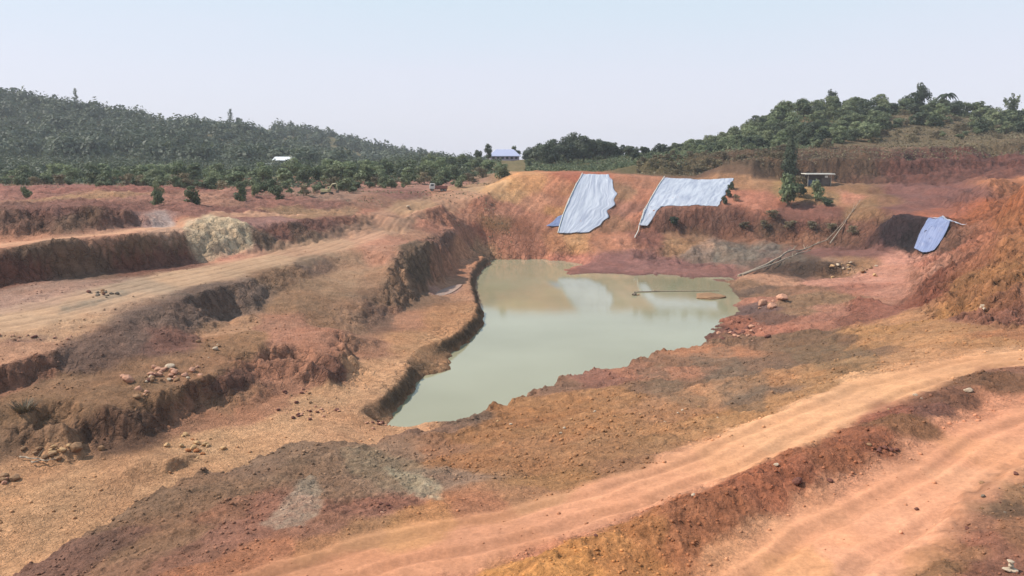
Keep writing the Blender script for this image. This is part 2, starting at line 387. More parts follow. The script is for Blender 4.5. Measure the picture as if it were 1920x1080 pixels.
for k, ln in TRACKS.items():
    xs = [p[0] for p in ln]; yv = [p[1] for p in ln]
    r0 = max(0, np.searchsorted(ys, min(yv) - 8)); r1 = min(NR, np.searchsorted(ys, max(yv) + 8))
    sub = (slice(r0, r1), slice(None))
    b, sd, al = polydist(ln, X[sub] + .25 * gn(X[sub] / 2.5, Y[sub] / 2.5, 61), Y[sub] + .25 * gn(X[sub] / 2.5, Y[sub] / 2.5, 62))
    hw = HW[k]
    edge = hw * (1 + .2 * gn(al / 5, sd * 0, 8) + .14 * gn(al / 1.2, sd * 0 + 4, 9))
    m = np.clip((edge - b) / (.38 * hw), 0, 1); m = m * m * (3 - 2 * m)
    M = np.zeros_like(Z); M[sub] = m; roadmask[k] = M
    wob = .35 * gn(al / 9, sd * 0 + 3.3, 5)
    st = gn((sd + wob) * 1.9, al / 14, 77) + .6 * gn((sd + wob) * 5.0, al / 9, 78)
    rut = 0
    for off in ((-1.0, .9) if hw < 4 else (-2.9, -1.1, .9, 2.8)):
        q = (sd + wob - off) / .28
        rut = rut - np.exp(-q * q) + .55 * np.exp(-((np.abs(q) - 1.7) / .6) ** 2)
    RUT[sub] += m * (rut * .075 + st * .02)
    ROADV[sub] += m * (st * .75 * np.clip(.6 + gn(al / 11, sd / 3, 12), 0, 1.3) + rut * .75)
road_all = np.clip(sum(roadmask.values()), 0, 1)

# ------------------------------------------------------------------ relief noise
def inside(poly, xx, yy):
    r = np.zeros(xx.shape, bool)
    n = len(poly)
    for i in range(n):
        (ax, ay), (bx, by) = poly[i], poly[(i + 1) % n]
        c = (ay > yy) != (by > yy)
        with np.errstate(divide='ignore', invalid='ignore'):
            r ^= c & (xx < (bx - ax) * (yy - ay) / (by - ay + 1e-12) + ax)
    return r

CR = np.zeros_like(Z)
for s_, a_ in (('1195,398; 1380,388; 1660,400; 1660,462; 1400,452; 1200,436', 1.0), ('1180,442; 1480,448; 1500,492; 1180,492', 1.0), ('715,560; 740,470; 800,448; 860,445; 850,500; 800,550; 740,590', 1.0),
               ('0,845; 0,800; 240,755; 400,695; 500,672; 545,668; 600,690; 640,666; 656,628; 670,655; 645,696; 600,712; 545,692; 480,715; 340,800; 230,838; 90,836', .7), ('0,400; 260,402; 300,425; 0,448', .9), ('480,424; 700,400; 700,436; 480,474', .9),
               ('1320,600; 1420,600; 1420,650; 1330,650', 1.0), ('900,1079; 1100,1010; 1370,905; 1560,815; 1800,715; 1890,700; 1890,720; 1700,840; 1430,975; 1240,1079', .65), ('345,412; 395,398; 480,425; 480,480; 380,490; 350,450', .5),
               ('1195,290; 1480,286; 1480,328; 1200,325', 1.1), ('1480,290; 1919,265; 1919,330; 1500,338', 1.1), ('860,412; 1100,445; 1190,450; 1190,470; 1060,490; 900,485; 860,450', .7), ('1340,500; 1620,495; 1620,640; 1400,640; 1390,560', .5),
               ('1700,420; 1840,400; 1850,345; 1919,345; 1919,620; 1740,600', 1.6), ('560,850; 700,835; 850,860; 830,945; 600,990; 480,930', .8), ('60,1079; 60,1060; 250,965; 420,895; 520,870; 480,960; 300,1060; 250,1079', .55), ('820,840; 960,775; 1240,670; 1400,680; 1500,700; 1280,830; 1000,900', .42), ('1640,404; 1740,410; 1770,480; 1640,470', .8), ('760,815; 940,760; 960,790; 820,840', .9), ('0,352; 620,360; 700,400; 330,400; 0,395', .8)):
    pl = [cast(*q)[:2] for q in pts(s_)]
    CR = np.maximum(CR, a_ * inside(pl, X + wx, Y + wy))
CR = blur(CR.astype(np.float32), 4)
wl0 = wallm * np.clip((X / U + 8) / 6, 0, 1)
rough = (.35 + 1.1 * steep * (1 - .7 * wallm)) * (1 - .8 * road_all)
mud_line = smooth([cast(*q)[:2] for q in pts('0,960; 300,890; 560,800; 700,700; 800,600; 870,520; 900,475')])
mb, _, _ = polydist(mud_line, X, Y)
mud = np.clip((7.5 - mb + 1.5 * gn(X / 4, Y / 4, 9)) / 2.5, 0, 1)
rough = rough * (1 - .6 * mud * (1 - steep)) * (1 - .6 * lipm)
steep_n = steep * (1 - .9 * lipm) * (1 - wgt) * (1 - .85 * wl0)
big = fbm(X / 9, Y / 9, 3, 41) * .22 * (1 - .8 * lipm) * (1 - .8 * wallm)
mid = fbm(X / 2.4, Y / 2.4, 4, 51, .6)
ridged = 1 - np.abs(fbm(X / 3.6, Y / 3.6, 4, 91, .55))
fine = fbm(X / .55, Y / .55, 4, 71, .65)
nearw = np.clip(1.4 - Dm / 160, .0, 1)
Zn = Z + big * (1 - .85 * road_all) * (1 - .7 * mud) + mid * .15 * rough * (1 - .8 * wgt) + (ridged - .6) * .32 * steep_n + fine * .055 * rough * nearw + RUT
# rilles on cliffs: noise across, little along the fall line
Zn += steep_n * (1 - np.clip((SL - 2) / 2, 0, .7)) * .22 * fbm(X / 1.1 + Z / 3, Y / 2.2 + Z / 3, 3, 131, .6) * np.clip(Dm / 60, .4, 1.2)
cr1 = mn(1.5, 4, 601, 4, .6); cr2 = 1 - 2 * np.abs(mn(2.6, 8, 631, 3, .55)); cr3 = mn(.5, 4, 641, 3, .7)
Zn += wq * (CR * (.24 * cr1 + .20 * cr2 + .12 * cr3) + (1 - CR) * (1 - .85 * road_all) * (1 - .8 * mud) * (1 - .7 * lipm) * (1 - .8 * wgt) * (.07 * cr1 + .05 * cr2))
tm_ = blur(inside([cast(*q)[:2] for q in pts('1480,290; 1919,262; 1919,345; 1830,352; 1800,400; 1640,400; 1620,345; 1500,335')], X, Y).astype(np.float32), 12)
tz_ = (Z + .5 * gn(X / 12, Y / 12, 171)) / 1.7; fr = tz_ - np.floor(tz_)
Zn += tm_ * 1.7 * (np.clip((fr - .3) / .4, 0, 1) - fr) * .8
# dug slope with the sheets: scrape marks leaning down to the left
wl = np.clip((X / U + 8) / 6, 0, 1) * np.clip((60 - X / U) / 10, 0, 1) * np.clip((Y / U - 106) / 2, 0, 1) * np.clip((124 - Y / U) / 2, 0, 1) * steep
lean = X - (Z - 6) * 1.1
scr = fbm(lean / 1.3, Z / 7.0, 3, 141, .65)
Zn += wl * .20 * scr
# coarse relief on the far ground
Zn += far * fbm(X / 45, Y / 45, 4, 151) * 1.6 * np.clip((Dm - 330) / 100, 0, 1)
# keep the pond floor under water and the flats above it
Zn = np.where((Z < -.15) & (Dm > 40) & (Dm < 170), np.minimum(Zn, -.12), Zn)
Zn = np.where((Z > .15) & (Z < 3), np.maximum(Zn, .06 + .02 * fine), Zn)

pud = [cast(*q)[:2] for q in pts('812,549; 822,542; 845,539; 862,540; 864,545; 850,549; 830,551')]
pz = cast(840, 546)[2] - .05
pm_ = blur(inside(pud, X, Y).astype(np.float32), 5); Zn = Zn * (1 - np.clip(pm_ * 1.6, 0, 1)) + (pz - .12) * np.clip(pm_ * 1.6, 0, 1)
# ------------------------------------------------------------------ soil colours (measured as seen in full sun, turned to albedo; hollow and gully include painted shade)
def lin(c):
    c = np.asarray(c, float) / 255.0
    return np.where(c <= .04045, c / 12.92, ((c + .055) / 1.055) ** 2.4)
KA = 0.66
COLS = '''
0,960,212,168,120; 120,930,210,165,118; 250,890,205,160,115; 400,840,214,170,122; 520,800,216,172,125; 600,740,216,172,125; 700,690,218,172,125; 780,640,208,160,112; 830,600,204,152,104; 760,600,196,142,108; 860,540,198,150,115; 880,480,208,150,112; 820,500,170,130,104; 660,800,212,165,120; 60,880,205,160,115; 330,905,208,164,118;
550,690,180,128,100; 480,770,190,138,104; 420,760,165,128,96; 560,720,186,134,104; 680,650,180,135,105; 380,780,178,130,98;
60,770,150,118,84; 180,740,152,118,84; 280,740,150,116,82; 120,720,150,118,86; 300,690,158,122,88; 450,640,158,122,86; 380,700,158,120,86; 30,830,140,112,84; 240,800,120,90,70; 420,720,125,88,72; 610,700,130,92,76;
550,630,188,134,106; 600,640,190,134,104; 520,610,180,130,102; 640,600,165,132,102; 440,615,190,150,112;
150,670,126,104,90; 250,640,128,106,92; 330,600,126,108,94; 400,590,130,112,96; 450,560,132,114,98; 300,640,140,100,86; 60,700,150,105,82; 420,560,120,104,90;
540,520,146,118,90; 600,540,160,132,100; 650,520,176,146,112; 560,570,156,126,94; 660,490,178,146,114; 590,500,132,110,92; 620,600,168,132,98; 700,520,170,136,104;
780,480,130,112,90; 830,470,140,104,88; 740,560,145,118,92; 790,500,118,104,84; 720,600,140,112,92; 840,450,150,112,94;
50,600,190,158,124; 200,560,186,158,128; 350,520,190,160,126; 500,490,188,156,122; 620,460,190,150,118; 30,570,180,148,128; 120,540,172,142,122; 80,620,198,164,126; 250,540,160,146,124; 20,660,196,150,116; 550,470,186,142,112; 700,450,198,144,116; 760,440,186,142,112; 700,480,192,142,114;
100,480,128,104,82; 250,470,128,104,80; 30,510,130,82,66; 250,490,130,84,68; 340,460,140,120,96; 320,480,134,92,78; 160,500,124,100,80;
420,440,206,182,142; 400,420,218,196,152; 440,460,200,170,130; 390,460,190,164,130; 450,475,206,140,116; 300,415,190,160,150; 280,410,178,140,128;
20,455,208,150,116; 200,440,200,150,120; 350,415,198,130,100; 320,432,206,170,140;
520,440,136,92,80; 600,430,138,96,84; 660,420,150,104,86; 560,440,126,98,80; 480,450,124,104,86; 500,420,170,130,120;
50,420,130,98,82; 150,415,128,102,82; 230,415,134,98,84; 100,395,148,104,92; 230,392,146,100,88; 380,395,160,110,96; 
60,372,168,118,104; 150,372,178,142,104; 300,375,172,124,106; 400,380,180,134,110; 500,380,160,112,98; 600,385,156,110,96; 640,400,170,138,104; 550,400,168,136,100; 460,400,150,104,92; 200,355,158,102,90; 700,375,160,120,98; 760,365,146,102,90; 100,355,160,108,96;
640,370,160,130,110; 700,350,170,126,110; 850,345,180,132,118; 800,350,172,130,114; 880,350,176,144,108; 780,390,182,142,104; 700,405,188,130,104; 850,370,190,136,108; 800,420,192,132,106; 850,400,188,132,104; 760,420,160,115,94; 880,380,184,124,98; 830,410,196,136,108;
950,350,216,164,104; 1000,345,218,160,104; 960,370,214,168,114; 1040,350,206,138,102; 1000,380,202,142,108; 1060,380,190,130,100; 1020,410,190,126,96; 950,390,196,134,106; 1070,360,190,130,90; 1050,400,206,150,94; 1090,335,190,110,84;
1170,360,160,124,92; 1180,400,158,110,92; 1200,345,186,128,98; 1160,420,164,120,90; 1195,410,192,128,100; 1215,365,196,128,98;
930,425,150,112,78; 980,430,170,110,82; 900,440,190,120,96; 950,460,200,136,108; 1000,465,198,132,104; 900,465,206,158,116; 1040,460,196,136,96; 1080,455,206,156,104; 1130,455,190,130,98; 1070,490,206,132,110; 1170,455,198,136,106; 860,430,198,136,108;
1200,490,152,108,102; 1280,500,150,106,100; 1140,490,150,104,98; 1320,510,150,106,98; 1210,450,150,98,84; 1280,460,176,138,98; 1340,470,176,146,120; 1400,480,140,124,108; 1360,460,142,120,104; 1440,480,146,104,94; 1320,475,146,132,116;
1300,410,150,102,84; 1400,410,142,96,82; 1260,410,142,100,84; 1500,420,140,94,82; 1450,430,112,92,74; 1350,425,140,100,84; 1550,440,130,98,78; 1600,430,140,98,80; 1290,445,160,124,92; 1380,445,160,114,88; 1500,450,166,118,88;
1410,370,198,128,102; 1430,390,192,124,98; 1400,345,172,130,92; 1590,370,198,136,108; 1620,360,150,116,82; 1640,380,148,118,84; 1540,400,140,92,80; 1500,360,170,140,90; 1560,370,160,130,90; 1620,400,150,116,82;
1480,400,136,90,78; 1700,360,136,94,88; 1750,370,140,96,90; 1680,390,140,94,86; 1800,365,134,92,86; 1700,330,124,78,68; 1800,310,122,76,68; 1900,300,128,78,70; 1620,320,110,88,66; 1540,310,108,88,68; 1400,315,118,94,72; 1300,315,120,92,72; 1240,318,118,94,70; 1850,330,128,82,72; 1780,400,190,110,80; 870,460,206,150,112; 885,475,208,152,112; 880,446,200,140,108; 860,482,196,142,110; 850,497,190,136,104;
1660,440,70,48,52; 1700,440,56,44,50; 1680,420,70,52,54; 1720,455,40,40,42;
1860,400,170,96,58; 1890,380,190,110,64; 1880,430,176,110,64; 1850,450,186,118,88; 1820,460,190,118,92; 1900,480,190,130,82; 1830,500,180,116,84; 1780,460,142,104,86; 1870,520,178,128,76; 1800,540,166,120,72; 1850,560,172,122,76; 1770,520,140,84,66; 1760,560,150,88,68; 1900,560,160,108,78; 1800,590,190,136,80; 1900,350,190,124,86;
1880,600,150,100,82; 1900,630,176,124,86; 1750,620,184,138,92; 1850,640,190,142,94; 
1560,475,134,92,84; 1620,475,136,94,86; 1500,490,110,90,76; 1600,495,160,124,90; 1560,510,160,120,86; 1500,500,92,74,62; 1580,500,180,150,120;
1450,522,196,150,118; 1550,528,204,148,126; 1600,525,208,150,128; 1700,490,212,152,130; 1680,510,204,146,122; 1720,530,196,140,116; 1740,500,180,120,100; 1680,540,190,134,112; 1620,540,180,122,102;
1400,540,150,120,92; 1450,550,150,118,90; 1500,545,156,118,92; 1440,565,186,128,104; 1420,580,120,98,92; 1350,550,112,98,84; 1480,570,150,122,92; 1530,560,156,126,94; 1560,580,180,130,106; 1500,590,156,124,94; 1450,600,130,98,84; 1420,545,120,100,84;
1620,580,158,100,82; 1650,590,160,104,86; 1600,600,150,98,80; 1560,595,176,124,104; 1380,610,172,110,88; 1450,620,186,120,96; 1520,610,184,126,102; 1480,640,136,110,84; 1560,650,138,110,84; 1620,660,140,112,86; 1400,640,140,112,88; 1340,620,130,90,78;
1650,620,190,144,92; 1700,600,192,142,98; 1720,640,194,148,100; 1640,640,186,140,92; 1750,670,200,152,106; 1550,700,184,142,96; 1500,740,190,146,98; 1450,720,188,142,98; 
1340,660,190,132,94; 1300,680,150,116,90; 1380,700,136,112,90; 1420,740,140,118,96; 1360,740,186,144,104; 1300,740,190,144,104; 1280,700,184,130,100; 1200,700,176,124,98; 1220,730,148,118,92; 1120,710,160,112,94; 1160,740,182,136,90; 1260,770,186,138,96; 1380,780,188,142,92; 1330,800,192,146,98; 1250,820,184,138,92;
1000,770,178,128,80; 1060,760,180,130,82; 1100,800,186,136,88; 1000,840,184,134,90; 900,820,176,128,82; 950,870,180,132,88; 1100,850,182,136,92; 1200,850,176,132,90; 870,860,178,128,84; 820,840,172,126,92; 1050,900,172,130,84; 960,790,176,124,78; 860,790,134,112,92; 920,765,124,108,92; 1040,720,150,116,92; 1180,870,160,120,86; 830,800,152,122,100;
600,860,150,126,100; 560,880,146,122,96; 700,860,150,128,102; 760,850,158,132,106; 640,920,152,124,98; 780,900,168,146,120; 480,890,146,120,96; 700,910,160,136,110; 820,900,160,136,112; 
400,930,146,118,90; 430,960,168,122,94; 340,970,150,120,92; 300,1010,156,122,92; 220,1010,130,100,84; 120,1050,138,104,88; 280,960,150,122,94; 500,950,166,116,94; 350,1040,168,120,96; 450,1000,170,120,98; 60,1075,140,104,88; 600,990,164,118,94; 700,960,160,112,92; 250,1060,166,126,98; 380,920,148,120,92;
800,980,200,144,92; 760,1000,190,140,88; 680,1000,180,134,92; 900,960,190,130,94; 1000,930,180,136,98; 600,1020,184,132,90; 500,1040,190,128,92; 400,1070,196,130,92; 650,1060,200,134,98; 800,1060,208,142,108;
900,1010,208,144,112; 1050,980,210,146,114; 1150,940,210,146,112; 1000,1020,208,142,108; 1250,900,214,152,116; 1350,860,224,168,122; 1450,810,228,178,130; 1550,760,228,180,132; 1650,720,226,178,128; 1750,690,220,170,122; 1850,675,216,164,116; 1280,870,220,160,120; 1920,670,214,164,118; 700,1075,206,138,102;
1000,1050,222,156,82; 1080,1060,226,160,84; 1150,1040,210,148,84; 1220,1000,196,132,78; 1300,980,184,116,78; 1350,950,180,112,76; 1420,920,180,110,78; 1180,1060,206,144,84; 1480,890,176,108,78; 1560,850,178,112,78; 1620,820,172,106,76; 1680,770,160,100,80; 1700,790,150,108,76; 1780,740,136,98,78; 1850,710,140,104,78; 1740,760,136,94,80; 1900,700,150,108,86; 1280,1020,182,118,78;
1350,1050,212,156,112; 1450,1010,214,156,114; 1500,1060,222,164,110; 1550,1000,222,160,120; 1600,1050,228,168,132; 1650,980,226,164,128; 1700,900,216,154,118; 1750,860,216,154,118; 1800,800,220,156,120; 1850,780,222,156,120; 1900,760,220,154,118; 1650,920,214,152,116; 1750,950,224,162,126; 1720,1000,230,170,134; 1850,850,216,156,114; 1600,950,212,152,116; 1550,950,208,150,112; 1800,900,220,166,128;
1850,930,172,124,96; 1880,950,130,106,82; 1820,980,168,122,96; 1800,1040,172,126,92; 1760,1060,160,122,86; 1900,1000,166,120,88; 1850,1010,164,112,90; 1860,1060,156,108,88; 1920,900,196,142,104; 1910,930,170,130,94
'''
cs = [tuple(float(a) for a in t.split(',')) for t in COLS.replace('\n', ' ').split(';') if t.strip()]
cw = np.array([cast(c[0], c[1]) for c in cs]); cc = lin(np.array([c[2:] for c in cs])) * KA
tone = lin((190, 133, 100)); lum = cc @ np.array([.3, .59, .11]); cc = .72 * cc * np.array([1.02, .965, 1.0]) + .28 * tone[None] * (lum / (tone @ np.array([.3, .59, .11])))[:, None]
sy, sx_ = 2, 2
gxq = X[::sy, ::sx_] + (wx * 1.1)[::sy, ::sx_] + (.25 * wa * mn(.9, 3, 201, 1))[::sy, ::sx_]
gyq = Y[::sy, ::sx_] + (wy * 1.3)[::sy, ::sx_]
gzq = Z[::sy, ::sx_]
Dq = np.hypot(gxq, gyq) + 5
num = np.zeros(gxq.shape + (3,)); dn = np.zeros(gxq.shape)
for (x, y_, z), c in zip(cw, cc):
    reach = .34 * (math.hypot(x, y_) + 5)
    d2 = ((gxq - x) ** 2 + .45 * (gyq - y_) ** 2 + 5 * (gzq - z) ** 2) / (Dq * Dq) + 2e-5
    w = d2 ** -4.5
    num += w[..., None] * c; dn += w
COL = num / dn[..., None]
# back to the full lattice
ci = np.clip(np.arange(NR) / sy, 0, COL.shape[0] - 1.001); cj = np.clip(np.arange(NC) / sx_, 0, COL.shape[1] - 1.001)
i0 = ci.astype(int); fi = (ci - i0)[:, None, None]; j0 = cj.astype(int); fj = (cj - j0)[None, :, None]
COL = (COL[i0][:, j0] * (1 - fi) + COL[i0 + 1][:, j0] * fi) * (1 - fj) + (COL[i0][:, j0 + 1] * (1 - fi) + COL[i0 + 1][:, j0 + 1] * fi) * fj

NA = mn(.8, 2, 501, 2); NB = mn(.8, 9, 511, 2); NC_ = mn(.8, 5, 521, 2)
def patch(s, rgb, a=.8, warp=1.0, seed=5):
    global COL
    poly = [cast(*q)[:2] for q in pts(s)]
    m = inside(poly, X + wx * warp + .3 * wa * NA, Y + wy * warp + .3 * wa * NB).astype(float)
    m = blur(m, 2) * a * np.clip(.75 + .5 * NC_, 0, 1)
    COL = COL * (1 - m[..., None]) + m[..., None] * lin(rgb) * KA
def pmix(mask, rgb, a):
    global COL
    m = (mask * a)[..., None]
    COL = COL * (1 - m) + m * lin(rgb) * KA
pmix(roadmask['pale'], (216, 156, 114), .35)
pmix(roadmask['near'], (222, 156, 116), .4)
pmix(roadmask['haul'], (190, 158, 124), .35)
pmix(roadmask['strip'], (208, 156, 122), .8)
patch('485,985; 520,960; 560,915; 590,900; 605,930; 600,970; 560,985; 520,992', (208, 190, 164), .5)
patch('720,870; 760,885; 830,915; 830,945; 780,935; 740,905', (196, 180, 150), .7)
patch('640,840; 700,840; 790,870; 800,930; 720,925; 650,880', (160, 140, 112), .5)
patch('1290,665; 1370,650; 1440,720; 1440,770; 1375,770; 1330,720', (134, 112, 92), .6)
patch('1190,690; 1240,680; 1330,760; 1290,770; 1200,720', (142, 118, 94), .5)
patch('1640,655; 1650,690; 1560,705; 1500,680; 1460,650; 1560,640', (136, 112, 86), .6)
patch('110,575; 230,545; 245,552; 170,575; 120,590', (128, 116, 100), .7)
patch('0,640; 90,628; 95,634; 0,650', (126, 90, 80), .7)
patch('345,420; 395,400; 470,425; 475,470; 380,490; 350,450', (228, 200, 164), .85)
patch('270,402; 305,398; 330,420; 300,428', (214, 190, 176), .7)
patch('1650,408; 1740,414; 1715,468; 1642,466', (60, 44, 46), .8)  # hollow's shade put into the colour, as the lattice has no overhang
patch('1340,455; 1460,462; 1470,485; 1340,492', (140, 132, 118), .6)
patch('1480,492; 1570,488; 1580,520; 1500,524', (84, 68, 58), .75)  # shadow in the gully painted as darker soil colour
patch('1650,205; 1740,200; 1850,225; 1900,272; 1650,284', (150, 124, 98), .8)
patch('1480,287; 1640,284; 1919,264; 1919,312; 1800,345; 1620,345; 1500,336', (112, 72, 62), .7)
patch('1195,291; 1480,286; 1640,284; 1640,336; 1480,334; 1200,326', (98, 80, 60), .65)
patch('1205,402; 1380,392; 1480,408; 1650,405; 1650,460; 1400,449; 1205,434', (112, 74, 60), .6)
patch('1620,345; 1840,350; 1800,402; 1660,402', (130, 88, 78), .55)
patch('1330,452; 1480,458; 1520,490; 1440,508; 1340,498', (120, 108, 94), .5)
patch('1400,505; 1480,498; 1590,500; 1560,522; 1490,526', (86, 66, 54), .6)  # second dark layer for the gully's shadow, painted into the colour
patch('1780,440; 1850,395; 1870,345; 1919,345; 1919,600; 1780,600', (150, 98, 72), .4)
patch('800,538; 865,538; 860,552; 810,552', (196, 150, 140), .6)
# tone variety everywhere: clumps, rills and loose dust, all of the soil itself
v1 = fbm(X / 6, Y / 6, 4, 301, .6); v2 = mn(1.4, 1, 311, 3); v3 = mn(.45, 6, 321, 2)
val = 1 + .10 * v1 + .14 * v2 * (1 - .5 * road_all) + .10 * v3 + .16 * ROADV + .36 * wl * scr + CR * (.20 * cr1 + .20 * cr3 - .06)
val += steep * .14 * fbm(X / 1.6 + Z / 3, Y / 5, 3, 331, .6)
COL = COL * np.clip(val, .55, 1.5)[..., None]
hue = fbm(X / 3.5 + 50, Y / 3.5, 3, 341, .6)[..., None] * .04 * (1 - .5 * road_all)[..., None]
COL = COL * (1 + hue * np.array([1.0, -.2, -.9]))
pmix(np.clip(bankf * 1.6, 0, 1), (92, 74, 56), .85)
# wet rim along the water
wet = np.clip(1 - np.abs(Zn) / .22, 0, 1) * (Dm > 40) * (Dm < 170)
COL *= (1 - .35 * wet)[..., None]
# grassy ground under the woods
fz = np.clip((Dm - 195) / 25 + .8 * gn(X / 30, Y / 30, 401), 0, 1)
fz = np.where((X > 50) & (Dm < 225), 0, fz)
pmix(fz * (X < 50), (104, 108, 70), .75); pmix(fz * (X >= 50), (122, 108, 80), .7)
COL = np.clip(COL, .01, .8)

# ------------------------------------------------------------------ material helpers
def newmat(name):
    m = bpy.data.materials.new(name); m.use_nodes = True
    nt = m.node_tree; b = nt.nodes['Principled BSDF']
    return m, nt, b
def N(nt, t, **k):
    n = nt.nodes.new(t)
    for a, v in k.items():
        if a in n.inputs: n.inputs[a].default_value = v
        else: setattr(n, a, v)
    return n
def soil_material():
    m, nt, b = newmat('soil'); l = nt.links.new
    at = N(nt, 'ShaderNodeVertexColor', layer_name='soil')
    mk = N(nt, 'ShaderNodeAttribute', attribute_name='mud')
    rd = N(nt, 'ShaderNodeAttribute', attribute_name='road')
    tc = N(nt, 'ShaderNodeTexCoord')
    n1 = N(nt, 'ShaderNodeTexNoise', Scale=1.3, Detail=10.0, Roughness=.78); l(tc.outputs['Object'], n1.inputs['Vector'])
    n2 = N(nt, 'ShaderNodeTexNoise', Scale=9.0, Detail=6.0, Roughness=.75); l(tc.outputs['Object'], n2.inputs['Vector'])
    r1 = N(nt, 'ShaderNodeMapRange'); r1.inputs['From Min'].default_value = .3; r1.inputs['From Max'].default_value = .7
    r1.inputs['To Min'].default_value = .62; r1.inputs['To Max'].default_value = 1.38
    l(n1.outputs['Fac'], r1.inputs['Value'])
    r2 = N(nt, 'ShaderNodeMapRange'); r2.inputs['From Min'].default_value = .3; r2.inputs['From Max'].default_value = .7
    r2.inputs['To Min'].default_value = .68; r2.inputs['To Max'].default_value = 1.32
    l(n2.outputs['Fac'], r2.inputs['Value'])
    mq = N(nt, 'ShaderNodeMath', operation='MULTIPLY'); l(r1.outputs[0], mq.inputs[0]); l(r2.outputs[0], mq.inputs[1])
    rf = N(nt, 'ShaderNodeMath', operation='MULTIPLY'); l(rd.outputs['Fac'], rf.inputs[0]); rf.inputs[1].default_value = .5
    mm = N(nt, 'ShaderNodeMix'); l(rf.outputs[0], mm.inputs[0]); l(mq.outputs[0], mm.inputs[2]); mm.inputs[3].default_value = 1.0
    # drying cracks on the mud flat
    vd = N(nt, 'ShaderNodeTexVoronoi', feature='DISTANCE_TO_EDGE', Scale=2.6)
    wv = N(nt, 'ShaderNodeTexNoise', Scale=2.0, Detail=3.0); l(tc.outputs['Object'], wv.inputs['Vector'])
    ad = N(nt, 'ShaderNodeVectorMath', operation='ADD'); l(tc.outputs['Object'], ad.inputs[0]); l(wv.outputs['Color'], ad.inputs[1])
    l(ad.outputs[0], vd.inputs['Vector'])
    cr = N(nt, 'ShaderNodeMapRange'); cr.inputs['From Max'].default_value = .09; cr.inputs['To Min'].default_value = 1.0; cr.inputs['To Max'].default_value = 0.0
    l(vd.outputs['Distance'], cr.inputs['Value'])
    cm = N(nt, 'ShaderNodeMath', operation='MULTIPLY'); l(cr.outputs[0], cm.inputs[0]); l(mk.outputs['Fac'], cm.inputs[1])
    cd = N(nt, 'ShaderNodeMath', operation='MULTIPLY_ADD'); l(cm.outputs[0], cd.inputs[0]); cd.inputs[1].default_value = -.2; cd.inputs[2].default_value = 1.0
    sa = N(nt, 'ShaderNodeAttribute', attribute_name='steep')
    ms_ = N(nt, 'ShaderNodeMapping'); ms_.inputs['Scale'].default_value = (1.0, 1.0, .45); l(ad.outputs[0], ms_.inputs[0])
    vs = N(nt, 'ShaderNodeTexVoronoi', feature='DISTANCE_TO_EDGE', Scale=.9); l(ms_.outputs[0], vs.inputs['Vector'])
    cs2 = N(nt, 'ShaderNodeMapRange'); cs2.inputs['From Max'].default_value = .16; cs2.inputs['To Min'].default_value = 1.0; cs2.inputs['To Max'].default_value = 0.0
    l(vs.outputs['Distance'], cs2.inputs['Value'])
    ck = N(nt, 'ShaderNodeMath', operation='MULTIPLY'); l(cs2.outputs[0], ck.inputs[0]); l(sa.outputs['Fac'], ck.inputs[1])
    cd2 = N(nt, 'ShaderNodeMath', operation='MULTIPLY_ADD'); l(ck.outputs[0], cd2.inputs[0]); cd2.inputs[1].default_value = -.28; l(cd.outputs[0], cd2.inputs[2])
    m2 = N(nt, 'ShaderNodeMath', operation='MULTIPLY'); l(mm.outputs[0], m2.inputs[0]); l(cd2.outputs[0], m2.inputs[1])
    sc = N(nt, 'ShaderNodeVectorMath', operation='SCALE'); l(at.outputs['Color'], sc.inputs[0]); l(m2.outputs[0], sc.inputs['Scale'])
    l(sc.outputs[0], b.inputs['Base Color'])
    b.inputs['Roughness'].default_value = .95; b.inputs['Specular IOR Level'].default_value = .15
    # relief
    n3 = N(nt, 'ShaderNodeTexNoise', Scale=5.0, Detail=10.0, Roughness=.72); l(tc.outputs['Object'], n3.inputs['Vector'])
    v3_ = N(nt, 'ShaderNodeTexVoronoi', Scale=4.5); l(ad.outputs[0], v3_.inputs['Vector'])
    h1 = N(nt, 'ShaderNodeMath', operation='MULTIPLY_ADD'); l(v3_.outputs['Distance'], h1.inputs[0]); h1.inputs[1].default_value = -.35; l(n3.outputs['Fac'], h1.inputs[2])
    h2 = N(nt, 'ShaderNodeMath', operation='MULTIPLY_ADD'); l(cm.outputs[0], h2.inputs[0]); h2.inputs[1].default_value = -.3; l(h1.outputs[0], h2.inputs[2])
    h3 = N(nt, 'ShaderNodeMath', operation='MULTIPLY_ADD'); l(ck.outputs[0], h3.inputs[0]); h3.inputs[1].default_value = -.9; l(h2.outputs[0], h3.inputs[2])
    st = N(nt, 'ShaderNodeMath', operation='MULTIPLY_ADD'); l(rd.outputs['Fac'], st.inputs[0]); st.inputs[1].default_value = -.6; st.inputs[2].default_value = .72
    bp = N(nt, 'ShaderNodeBump', Distance=.32); l(st.outputs[0], bp.inputs['Strength']); l(h3.outputs[0], bp.inputs['Height'])
    l(bp.outputs[0], b.inputs['Normal'])
    return m

